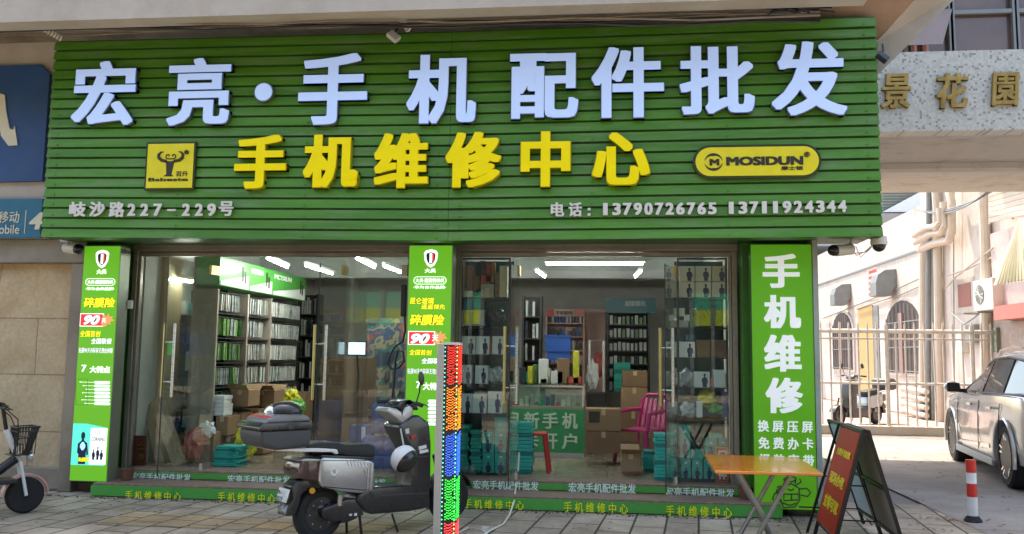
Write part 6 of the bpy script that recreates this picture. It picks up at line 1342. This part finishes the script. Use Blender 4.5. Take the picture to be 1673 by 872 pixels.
m.build('edge_lights',mat('led_edge_cyan',(.1,.1,.1),.4,var=0,emit=(.1,.8,.6),es=.8),t); m2.build('edge_lights',mat('led_edge_green',(.1,.1,.1),.4,var=0,emit=(.1,1,.3),es=.8),t)
# cord
m=MB(); pts=[P(848,747,YG+.3)]; pts=[Vector((P(848,748,YG+.2).x,YG+.2,ZF+.25)),Vector((P(846,770,YG-.02).x,YG-.03,ZF+.02)),Vector((P(843,786,YR2-.03).x,YR2-.03,ZF-.05)),Vector((P(842,795,.2).x,.2,Z1+.012)),Vector((P(840,815,-.03).x,-.03,Z1-.05)),G(832,842,.012),G(822,856,.012),G(802,866,.012),G(790,874,.012),G(760,884,.012),Vector((xL1+.1,Yl+.2,.012))]
m.tube(pts,.009,6); tag(m.build('power_cord',M['cream'],smooth=True),'pale power cord running from the right doorway down the steps to the light column','cord')
m=MB(); m.tube([G(745,872,.01),G(765,862,.01),G(790,866,.01),G(800,880,.01)],.008,6); m.box(G(793,868,0).x-.03,G(793,868,0).x+.03,G(793,868,0).y-.02,G(793,868,0).y+.02,.0,.04); tag(m.build('adapter',M['camw']),'small cream power adapter with a loop of lead on the pavement','adapter')
# ================================================================ SCOOTER
rc=G(518,883,0); fc=G(731,851,0); hd=fc-rc; print('scooter wheelbase',hd.length,math.degrees(math.atan2(hd.y,hd.x)))
ang=math.atan2(hd.y,hd.x); hx=Vector((math.cos(ang),math.sin(ang),0)); hy=Vector((-math.sin(ang),math.cos(ang),0))
def T(u,v,y=0):       # crop pixel -> local x,z on the plane at lateral offset y
    p=PL(420+u/3.2056,600+v/3.2056,rc+hy*y,hy); d=p-rc; return d.dot(hx),p.z
WB=hd.length
sco=thing('electric_scooter','black and silver electric scooter with a grey top box, parked before the shop steps','scooter',rc,rz=ang)
sgrey=mat('scooter_silver_panel',(.42,.44,.46),.24,.85,var=.08,coat=.6,dirt=(.16,.15,.14),damt=.35); dgrey=mat('top_box_grey',(.045,.048,.052),.45,var=.08); lid=mat('top_box_lid',(.16,.16,.165),.3,.3,var=.06); bl=mat('scooter_black',(.014,.014,.015),.28,var=.1,coat=.5,dirt=(.05,.047,.04),dscale=5,damt=.4); slv=mat('scooter_silver',(.45,.45,.43),.3,.6,var=.05)
def ext(poly,w0,w1,nm,mt_,bev=.02,parent=None,y=None,taper=None):
    yy=-abs(w0) if y is None else y
    pts=[T(u,v,yy) for u,v in poly]; m=MB(); m.prism(pts,(0,w1-w0,0),lambda a,b_:(a,w0,b_))
    if bev: m.bevel(bev,3,30)
    return m.build(nm,mt_,parent or sco,local=True,smooth=True)
WR=.225
def wheel(x,nm,w=.055):
    wh=bpy.data.objects.new(nm,None); COL.objects.link(wh); wh.parent=sco; wh.location=(x,0,WR)
    m=MB(); m.lathe([(.135,-w*.75),(.18,-w),(.212,-w*.8),(.225,-w*.35),(.225,w*.35),(.212,w*.8),(.18,w),(.135,w*.75)],(0,0,0),(0,1,0),40); m.build('tyre',M['rubber'],wh,local=True,smooth=True)
    m=MB(); m.lathe([(.138,-w*.8),(.13,-w*.7),(.12,-w*.5),(.05,-w*.9),(0,-w*.95)],(0,0,0),(0,1,0),36); m.lathe([(0,w*.9),(.05,w*.9),(.12,w*.5),(.138,w*.8)],(0,0,0),(0,1,0),36)
    m.build('hub',bl,wh,local=True,smooth=True)
    m=MB()
    for k in range(8): a=k*math.pi/4; m.lathe([(.006,0),(.006,.006)],(.105*math.cos(a),-w*.72,.105*math.sin(a)),(0,-1,0),6)
    m.lathe([(.128,0),(.131,-.002),(.134,0)],(0,-w*.74,0),(0,1,0),36); m.build('bolts',slv,wh,local=True)
wheel(0,'rear_wheel',.06); wheel(WB,'front_wheel')
ext([(335,482),(350,470),(560,480),(608,492),(618,540),(618,625),(600,650),(545,660),(430,650),(340,628),(325,600),(330,520)],-.165,.165,'side_body',sgrey,.035)
ext([(228,500),(245,482),(335,478),(326,600),(225,585),(218,545)],-.14,.14,'tail_section',mat('smoked_tail_lens',(.05,.022,.02),.12,var=.2,scale=6,coat=1),.03)
ext([(218,492),(250,478),(336,480),(334,492)],-.145,.145,'tail_trim',slv,.006)
for i in range(6):
    u=470+i*18; ext([(u,489+i*1.5),(u+9,489+i*1.5),(u+19,517+i*1.5),(u+10,516+i*1.5)],-.169,-.1655,'stripe',M['paint'],0,y=-.167)
# round emblem
cx,cz=T(404,545,-.167); m=MB(); m.lathe([(.036,0),(.036,.003)],(cx,-.1652,cz),(0,-1,0),24); em=m.build('emblem',M['paint'],sco,local=True)
m=MB(); m.prism([(-.022,.012),(.020,.014),(.006,-.002),(.022,-.006),(.018,-.014),(-.02,-.013),(-.006,.001),(-.02,.004)],(0,-.002,0),lambda a,b_:(cx+a,-.1684,cz+b_)); m.build('emblem_mark',sgrey,em,local=True)
ext([(600,500),(612,500),(604,640),(590,645)],-.168,.168,'edge_strip',slv,.004); ext([(583,505),(590,505),(584,640),(575,640)],-.1685,.1685,'edge_strip',slv,.002)
ext([(262,405),(330,393),(430,395),(470,405),(590,402),(620,412),(628,450),(615,475),(480,466),(420,455),(300,452),(270,440)],-.13,.13,'seat',mat('seat_leather',(.013,.013,.014),.55,var=.15,bump=.1,bscale=80),.03)
ext([(615,470),(340,458),(330,470),(610,486)],-.15,.15,'seat_base',bl,.008)
m=MB()
for s in (-1,1):
    pts=[T(u,v,0) for u,v in ((100,434),(200,430),(330,431),(420,437),(424,450))]; m.tube([(a,s*.13,b_) for a,b_ in pts],.014,8)
for u in (120,220,330): a,b_=T(u,433,0); m.tube([(a,-.13,b_),(a,.13,b_)],.011,8)
a,b_=T(225,440,0); a2,b2=T(250,470,0); m.tube([(a,-.1,b_),(a2,-.08,b2)],.01,6); m.bm.free(); m=MB(); m.prism([T(u,v,-.17) for u,v in ((95,430),(215,424),(330,425),(420,430),(427,452),(415,456),(400,444),(230,442),(100,438))],(0,.34,0),lambda a,b_:(a,-.17,b_)); m.bevel(.006,2,30); m.build('rear_rack',M['paint'],sco,local=True,smooth=True)
tb=ext([(22,330),(285,318),(290,350),(282,400),(270,420),(110,436),(40,425),(25,390)],-.20,.20,'top_box',dgrey,.035)
ext([(15,318),(40,292),(288,283),(293,300),(288,322),(18,334)],-.215,.215,'box_rim',bl,.012,parent=tb)
ext([(48,296),(60,270),(110,250),(235,247),(275,256),(286,284)],-.19,.19,'lid',lid,.03,parent=tb)
ext([(160,305),(192,302),(192,325),(162,328)],-.222,-.205,'latch',bl,.003,parent=tb,y=-.21)
ext([(58,262),(75,255),(78,290),(50,294)],-.16,.16,'red_reflector',M['red'],.006,parent=tb)
hm=ext([(90,205),(110,198),(145,240),(125,246),(85,225)],-.08,.02,'x',M['chrome'],.01); hm.parent=None
bpy.data.objects.remove(hm)
c0=T(150,215,0); W0=rc+hx*c0[0]+Vector((0,0,c0[1]))
t=thing('black_helmet','glossy black helmet with a chrome visor lying on the scooter top box','helmet',W0+Vector((0,0,-.10)))
m=MB(); m.ball(W0+Vector((.0,0,-.02)),.125,(1.15,1,.66),3); m.build('shell',bl,t,smooth=True)
m=MB(); m.ball(W0+Vector((-.10,-.05,-.03)),.085,(.7,.9,.75),3); m.build('visor',M['chrome'],t,smooth=True)
# rear mudguard, plate
ext([(180,625),(215,590),(290,585),(330,600),(335,640),(300,632),(262,640),(235,665),(222,720),(205,768),(180,780),(148,780),(160,735),(190,690)],-.075,.075,'rear_mudguard',bl,.015)
ex=T(166,668,0); m=MB(); m.slab((ex[0]-.035,-.085,ex[1]+.055),(ex[0]-.035,.085,ex[1]+.055),(ex[0]-.065,.085,ex[1]-.045),(ex[0]-.065,-.085,ex[1]-.045),(-.006,0,0)); pl=m.build('number_plate',M['paint'],sco,local=True)
for s_,v0,v1 in (('粤A',.58,.92),('228519',.10,.48)):
    writing(s_,-.065 if v0<.5 else -.03,.065 if v0<.5 else .03,0,1,0,M['logoblk'],pl,bold=.03,depth=.001,local=True,fn=lambda X,Z,D,v0=v0,v1=v1:(ex[0]-.072-.03*(1-(v0+(v1-v0)*Z))+.0-D,-X,ex[1]-.045+.10*(v0+(v1-v0)*Z)))
rx=T(165,752,0); m=MB(); m.box(rx[0]-.02,rx[0]+.0,-.04,.04,rx[1]-.018,rx[1]+.018); m.bevel(.005,1); m.build('red_reflector',M['red'],sco,local=True)
ox=T(285,645,-.08); m=MB(); m.lathe([(.026,0),(.026,.012),(.02,.016),(0,.017)],(ox[0],-.085,ox[1]),(0,-1,0),18); m.lathe([(.026,0),(.026,.012),(0,.017)],(ox[0],.085,ox[1]),(0,1,0),18); m.build('orange_reflector',mat('orange_lens',(.8,.38,.02),.3,var=0),sco,local=True)
m=MB(); 
for s in (-1,1): a=T(400,660,0); b_=T(395,715,0); m.tube([(a[0],s*.11,a[1]),(b_[0],s*.11,b_[1])],.022,10)
m.bm.free()
for s in (-1,1): a=T(400,660,0); b_=T(395,715,0); m=MB(); m.tube([(a[0],s*.11,a[1]),(b_[0],s*.11,b_[1])],.022,10); m.build('shock_absorber',slv,sco,local=True)
ext([(340,745),(470,690),(520,688),(548,720),(560,775),(470,800),(400,810),(345,790)],-.12,-.065,'swing_arm',bl,.015)
ext([(470,765),(528,758),(525,790),(480,810),(430,820)],-.09,.0,'chain_cover',bl,.01)
ext([(482,768),(496,766),(496,776),(482,778)],-.125,-.12,'label_plate',M['paint'],0,y=-.12); ext([(508,764),(522,762),(522,776),(508,778)],-.125,-.12,'label_plate',M['paint'],0,y=-.12)
ext([(535,660),(600,630),(700,622),(905,612),(910,735),(800,755),(600,772),(560,745),(520,700)],-.14,.14,'footboard',bl,.025)
ext([(590,655),(650,650),(655,668),(600,672)],-.148,-.138,'footrest',dgrey,.004,y=-.14)
ext([(610,668),(760,660),(900,655),(900,662),(760,668),(612,676)],-.143,-.139,'crease',dgrey,0,y=-.14)
ext([(815,255),(850,248),(905,290),(915,400),(912,640),(800,645),(815,560),(812,440),(745,310),(760,298)],-.14,.14,'leg_shield',bl,.03)
ext([(845,415),(885,405),(888,422),(848,432)],-.146,-.139,'sticker',M['paint'],0,y=-.143); ext([(850,435),(895,428),(897,442),(852,452)],-.146,-.139,'sticker',M['paint'],0,y=-.143)
ext([(775,325),(795,318),(797,345),(780,348)],-.146,-.1395,'sticker',M['camw'],0,y=-.143); ext([(800,360),(828,350),(830,362),(808,378)],-.155,-.1395,'key_fob',M['red'],.002,y=-.143)
ext([(682,232),(700,210),(735,215),(760,235),(792,190),(822,215),(812,285),(760,298),(735,270)],-.11,.11,'handlebar_cowl',slv,.02)
ext([(735,205),(760,175),(810,168),(840,190),(850,225),(812,225),(795,190),(765,235)],-.10,.10,'instrument_cowl',bl,.02)
hb=T(790,205,0)
for s in (-1,1):
    m=MB(); m.tube([(hb[0],0,hb[1]+.02),(hb[0]-.02,s*.15,hb[1]+.045),(hb[0]-.06,s*.22,hb[1]+.04)],.012,8); hbar=m.build('handlebar',bl,sco,local=True,smooth=True)
    m=MB(); m.tube([(hb[0]-.06,s*.22,hb[1]+.04),(hb[0]-.10,s*.345,hb[1]+.03)],.019,10); m.build('grip',M['rubber'],hbar,local=True,smooth=True)
    m=MB(); m.tube([(hb[0]-.03,s*.2,hb[1]+.035),(hb[0]+.0,s*.26,hb[1]+.03),(hb[0]-.035,s*.36,hb[1]+.015)],.006,6); m.build('brake_lever',M['blackm'],hbar,local=True)
    m=MB(); m.tube([(hb[0]-.03,s*.17,hb[1]+.05),(hb[0]-.02,s*.2,hb[1]+.14),(hb[0]-.05,s*.25,hb[1]+.22)],.006,6); mr=m.build('mirror_stem',M['blackm'],sco,local=True)
    m=MB(); m.ball((0,0,0),.05,(.18,.85,1.25),3)
    m.bm.transform(Matrix.Translation((hb[0]-.055,s*.27,hb[1]+.265))@Matrix.Rotation(R_(15*s),4,'X')); m.build('mirror',M['black'],mr,local=True,smooth=True)
ft=T(880,330,0)
for s in (-1,1):
    m=MB(); m.tube([(WB-.13,s*.065,.62),(WB-.03,s*.07,.33),(WB,s*.075,.225)],.019,10); m.build('fork',bl,sco,local=True,smooth=True)
m=MB(); R1=.25; pts=[]
for k in range(12):
    a=R_(20+k*13); m.box(0,0,0,0,0,0) if False else None
    pts.append((WB+R1*math.cos(a),R1*math.sin(a)+WR))
inner=[(WB+(R1-.012)*math.cos(R_(20+k*13)),(R1-.012)*math.sin(R_(20+k*13))+WR) for k in range(11,-1,-1)]
m.prism(pts+inner,(0,.15,0),lambda a,b_:(a,-.075,b_)); m.build('front_mudguard',bl,sco,local=True,smooth=True)
m=MB(); k=T(672,770,0); m.tube([(k[0],-.1,k[1]+.02),(k[0]+.02,-.17,.01)],.01,6); m.build('side_stand',M['blackm'],sco,local=True)
m=MB(); m.tube([(.36,.12,.0),(.33,.1,.28),(.33,-.1,.28),(.36,-.12,.0)],.012,6); m.build('centre_stand',M['blackm'],sco,local=True)
ext([(560,535),(575,533),(575,560),(570,562)],-.1695,-.166,'badge_mark',slv,0,y=-.168)
ext([(345,486),(575,486),(576,490),(345,490)],-.168,-.1655,'panel_seam',bl,0,y=-.167)
ext([(350,622),(560,640),(600,632),(600,637),(560,646),(350,628)],-.1675,-.165,'panel_seam',bl,0,y=-.167)
ext([(820,470),(905,462),(905,466),(820,474)],-.146,-.139,'panel_seam',dgrey,0,y=-.143)
# cables
m=MB()
for s in (-1,1): m.tube([(hb[0]-.03,s*.15,hb[1]+.04),(hb[0]-.14,s*.12,hb[1]+.0),(hb[0]-.14,s*.08,hb[1]-.2),(hb[0]+.02,s*.05,hb[1]-.3)],.006,6)
m.build('brake_cable',M['black'],sco,local=True,smooth=True)
# white and black helmet hanging on the leg shield
c1=T(775,480,-.22); Wc=rc+hx*c1[0]+hy*(-.20)+Vector((0,0,c1[1]))
t=thing('white_helmet','white and black half helmet hanging from the scooter front hook','helmet',Wc+Vector((0,0,-.13)))
m=MB(); m.ball((0,0,0),.125,(1,.95,.88),3)
bmesh.ops.bisect_plane(m.bm,geom=m.bm.verts[:]+m.bm.edges[:]+m.bm.faces[:],plane_co=(0,0,-.035),plane_no=(0,0,1),clear_inner=True)
mt4=Matrix.Translation(Wc)@Vector((0,0,1)).rotation_difference(Vector((-.72,.30,.50)).normalized()).to_matrix().to_4x4(); m.bm.transform(mt4); m.build('shell',M['paint'],t,smooth=True)
m=MB(); m.ball((0,0,0),.122,(1.0,.95,.9),3); bmesh.ops.bisect_plane(m.bm,geom=m.bm.verts[:]+m.bm.edges[:]+m.bm.faces[:],plane_co=(0,0,-.02),plane_no=(0,0,-1),clear_inner=True); m.bm.transform(mt4); m.build('padding',bl,t,smooth=True)
m=MB(); m.tube([Wc+Vector((0,0,.10)),Wc+hy*.03+Vector((0,0,.18)),Wc+hy*.06+Vector((0,0,.26))],.008,6); m.build('strap',M['offw'],t)
# second scooter behind the fence: a copy
def copy_tree(o,parent=None):
    c=o.copy(); COL.objects.link(c); c.parent=parent
    for ch in [x for x in bpy.data.objects if x.parent==o]: copy_tree(ch,c)
    return c
s2=copy_tree(sco); g_=G(1432,697,.1); s2.location=CR((1425-836)/FPX*(YF-CAM.y+1.2),YF-CAM.y+1.2,.1); s2.rotation_euler=(0,0,R_(-140)); s2['label']='dark electric scooter parked behind the white fence, facing the street'; s2['group']='electric scooters'; sco['group']='electric scooters'
# ================================================================ BICYCLE at left edge
fcn=G(38,838,0); bh=R_(52); rcn=fcn-Vector((math.cos(bh),math.sin(bh),0))*1.0
bk=thing('electric_bicycle','small white and pink electric bicycle with a black basket at the left edge','bicycle',rcn,rz=bh)
pk=mat('pink_enamel',(.62,.33,.28),.35,var=.05)
for x in (0,1.0):
    wh=bpy.data.objects.new('wheel',None); COL.objects.link(wh); wh.parent=bk; wh.location=(x,0,.17)
    m=MB(); m.lathe([(.11,-.03),(.15,-.035),(.17,-.015),(.17,.015),(.15,.035),(.11,.03)],(0,0,0),(0,1,0),30); m.build('tyre',M['rubber'],wh,local=True,smooth=True)
    m=MB(); m.lathe([(.112,-.02),(.03,-.03),(0,-.035)],(0,0,0),(0,1,0),24); m.lathe([(0,.035),(.03,.03),(.112,.02)],(0,0,0),(0,1,0),24); m.build('hub',M['blackm'],wh,local=True,smooth=True)
m=MB(); m.tube([(.93,0,.50),(.80,0,.80)],[.03,.025],10); m.build('head_tube',M['paint'],bk,local=True,smooth=True)
m=MB(); m.tube([(.90,0,.52),(.60,0,.30),(.10,0,.33)],.045,10); m.tube([(.15,0,.3),(.1,0,.62)],.03,8); m.build('frame',M['blackm'],bk,local=True,smooth=True)
for s in (-1,1): m=MB(); m.tube([(.93,s*.045,.50),(1.0,s*.05,.17)],.016,8); m.build('fork',M['paint'],bk,local=True)
for x in (0,1.0):
    m=MB(); o_=[(x+.205*math.cos(R_(k)),.17+.205*math.sin(R_(k))) for k in range(0,181,15)]; i_=[(x+.19*math.cos(R_(k)),.17+.19*math.sin(R_(k))) for k in range(180,-1,-15)]; m.prism(o_+i_,(0,.09,0),lambda a,b_:(a,-.045,b_)); m.build('mudguard',pk if x else pk,bk,local=True,smooth=True)
m=MB(); m.tube([(.80,0,.80),(.76,0,1.0)],.018,8); m.tube([(.66,-.30,1.05),(.74,-.2,1.03),(.77,0,.99),(.74,.2,1.03),(.66,.30,1.05)],.013,8); m.build('handlebar',M['blackm'],bk,local=True,smooth=True)
for s in (-1,1): m=MB(); m.tube([(.70,s*.24,1.045),(.58,s*.33,1.08)],.019,8); m.build('grip',M['rubber'],bk,local=True); m=MB(); m.tube([(.74,s*.2,1.02),(.76,s*.3,1.0),(.68,s*.36,1.02)],.006,6); m.build('brake_lever',M['blackm'],bk,local=True)
m=MB()
for z in (.56,.60,.66,.72,.78,.82):
    f=.8+.2*(z-.56)/.26; m.tube([(.97,-.12*f,z),(1.14*f+.02,-.12*f,z),(1.14*f+.02,.12*f,z),(.97,.12*f,z),(.97,-.12*f,z)],.005 if z<.82 else .009,5)
for k in range(9):
    y=-.13+k*.0325; y*=.8; m.tube([(1.0+.09,y*.8,.56),(1.16,y,.82)],.004,4); m.tube([(.97,y*.8,.56),(.97,y,.82)],.004,4)
for k in range(7):
    x=.98+k*.026
    for s in (-1,1): m.tube([(x*.97+.03,s*.096,.56),(x,s*.12,.82)],.004,4)
m.box(.97,1.09,-.096,.096,.555,.56); m.bm.transform(Matrix.Translation((-.10,0,.0))); m.build('basket',M['black'],bk,local=True)
m=MB(); m.box(-.15,.22,-.1,.1,.64,.70); m.bevel(.03,3); m.build('seat',M['black'],bk,local=True,smooth=True)
m=MB(); m.box(.25,.62,-.09,.09,.36,.60); m.bevel(.03,2); m.build('battery_box',M['black'],bk,local=True,smooth=True)
m=MB(); m.box(.5,.9,-.13,.13,.30,.34); m.bevel(.01,1); m.build('footboard',M['black'],bk,local=True)
m=MB(); m.lathe([(.0,0),(.05,.0),(.055,.04),(0,.05)],(1.0,0,.52),(1,0,.1),16); m.build('headlight',M['chrome'],bk,local=True)
m=MB(); m.tube([(.76,.1,1.0),(.86,.12,.92),(.92,.05,.75),(.9,.0,.6)],.006,6); m.tube([(.76,-.1,1.0),(.86,-.12,.9),(.9,-.05,.7)],.006,6); m.build('brake_cable',M['black'],bk,local=True,smooth=True)
# ================================================================ SMALL THINGS ON THE GROUND
t=thing('round_stone_base','worn round stone drum base at the foot of the right end pillar','stone base',P(1315,838,.0))
c=P(1316,838,.12); m=MB(); m.lathe([(.0,0),(.19,.0),(.20,.03),(.16,.06),(.165,.08),(.12,.10),(.125,.12),(.07,.14),(.0,.15)],(c.x-.03,.30,.16),(0,-1,0),28); m.build('drum',M['boxside'],t,smooth=True)
rnd=random.Random(21); lm=mat('dry_leaf',(.22,.14,.05),.8,var=.3)
def leaves(n,rx,ry,nm,label):
    m=MB()
    for i in range(n):
        x=rnd.uniform(*rx); y=rnd.uniform(*ry); a=rnd.uniform(0,6.28); s=rnd.uniform(.012,.035); z=rnd.uniform(.004,.02)
        m.face([(x+s*math.cos(a),y+s*math.sin(a),z),(x+s*.4*math.cos(a+1.6),y+s*.4*math.sin(a+1.6),z+.008),(x-s*math.cos(a),y-s*math.sin(a),z+.002),(x+s*.4*math.cos(a-1.6),y+s*.4*math.sin(a-1.6),z+.006)])
    o=m.build(nm,lm); tag(o,label,'leaves',kind='stuff')
leaves(260,(3.4,10),(-1,7),'fallen_leaves','dry leaves and grit scattered over the alley ground'); leaves(60,(2.8,3.9),(-.7,.4),'fallen_leaves','dry leaves gathered by the stone base and the black framed signs'); m=MB(); rc2=random.Random(4)
for k in range(420):        # grit gathered against the lowest riser
    x=rc2.uniform(xs0-.6,xs1+.3); y=-abs(rc2.gauss(0,.06))-.008; s=rc2.uniform(.003,.010); m.box(x-s,x+s,y-s,y+s,.0,s*.9,rot=Matrix.Rotation(rc2.uniform(0,3),3,'Z'))
tag(m.build('grit',mat('dark_grit',(.10,.085,.065),.9,var=.4,scale=20)),'dark grit gathered along the foot of the lowest green riser','grit',kind='stuff')
leaves(130,(-6,3),(-1.5,-.03),'fallen_leaves','few dry leaf scraps scattered on the pavers before the steps')
m=MB()
for k in range(14):
    a=rnd.uniform(0,6.28); c=G(1424,858,0); p=[c]
    for i in range(3): p.append(p[-1]+Vector((math.cos(a)*.03,math.sin(a)*.03,.035)))
    m.tube(p,.003,4); q_=p[-1]; m.face([q_,q_+Vector((.02,.01,.01)),q_+Vector((.04,0,0)),q_+Vector((.02,-.012,.006))])
tag(m.build('weed',M['grass']),'small green weed growing at the foot of the A signs','weed')
# ================================================================ ACROSS THE STREET (seen mirrored in the glass)
Yo=CAMY-20; Ym=2*YG-Yo
t=thing('opposite_building','darkened building across the street with a green and yellow hoarding, seen reflected in the glass','building',(0,Yo-4,0))
m=MB(); m.box(-45,45,Yo-10,Yo,0,16); m.build('wall',mat('far_darkened_render',(.075,.075,.07),.85,var=.1,scale=.6),t)  # wall colour darkened to weaken its reflection in the shop glass
wn=MB()
for j in range(4):
    for i in range(22):
        x=-42+i*4; wn.box(x,x+2.2,Yo,Yo+.05,4.6+j*3,6.2+j*3)
wn.build('window_band',M['lglass'],t)
zA=P(640,528,Ym).z; zB=P(640,503,Ym).z; zC=P(640,478,Ym).z
XR_=[(P(590,500,Ym).x,P(668,500,Ym).x),(P(1128,500,Ym).x,P(1195,500,Ym).x),(P(752,500,Ym).x,P(790,500,Ym).x)]
m=MB()
for x0,x1 in XR_: m.box(x0,x1,Yo+.3,Yo+.4,zA,zB)
m.build('yellow_hoarding',mat('hoarding_yellow',(.55,.65,.03),.6,var=.05),t)
m=MB()
for x0,x1 in XR_: m.box(x0,x1,Yo+.3,Yo+.4,zB+.001,zC)
m.build('green_hoarding',mat('hoarding_green',(.08,.45,.28),.6,var=.05),t)
m=MB()
for x0,x1 in XR_:
    for k in range(3): x=x0+(x1-x0)*k/2; m.box(x-.08,x+.08,Yo+.41,Yo+.5,0,zC+.1)
m.build('hoarding_posts',M['vent'],t)
def tree(x,y,h,label,seed,leafn=2600,lean=0):
    rnd=random.Random(seed); t=thing('street_tree',label,'tree',(x,y,0)); m=MB(); tips=[]
    def br(p,d,L,r,dep):
        pts=[p]; rr=[r]
        for i in range(4):
            d=(d+Vector((rnd.uniform(-.18,.18),rnd.uniform(-.18,.18),rnd.uniform(-.02,.15)))).normalized(); pts.append(pts[-1]+d*L/4); rr.append(r*(1-.12*(i+1)))
        m.tube(pts,rr,8 if dep<2 else 5)
        if dep>=3: tips.append(pts[-1]); tips.append(pts[2]); return
        for k in range(3 if dep else 4):
            a=rnd.uniform(0,6.28); nd=(d*.75+Vector((math.cos(a),math.sin(a),.35))*.8).normalized(); br(pts[-1 if k else 3],nd,L*.68,rr[-1]*.72,dep+1)
    br(Vector((x,y,0)),Vector((lean,0,1)),h*.38,.17,0); m.build('trunk',M['bark'],t,smooth=True)
    m=MB()
    for i in range(leafn):
        c=rnd.choice(tips)+Vector([rnd.gauss(0,.38) for _ in range(3)]); a=Vector([rnd.uniform(-1,1) for _ in range(3)]).normalized(); b_=a.cross(Vector([rnd.uniform(-1,1) for _ in range(3)])).normalized(); s=rnd.uniform(.07,.14)
        m.face([c+a*s,c+b_*s*.5,c-a*s,c-b_*s*.5])
    m.build('crown',M['grass'],t)
pm=P(575,560,2*YG-(CAMY-3.2)); tree(pm.x,CAMY-3.2,9,'street tree behind the camera whose forked trunk mirrors in the left window',4,500,lean=.08)
tree(7.5,CAMY-3.4,8,'leafy street tree beside the road, to the right behind the camera',8); tree(-11,CAMY-3.3,8,'leafy street tree beside the road, far to the left behind the camera',12)
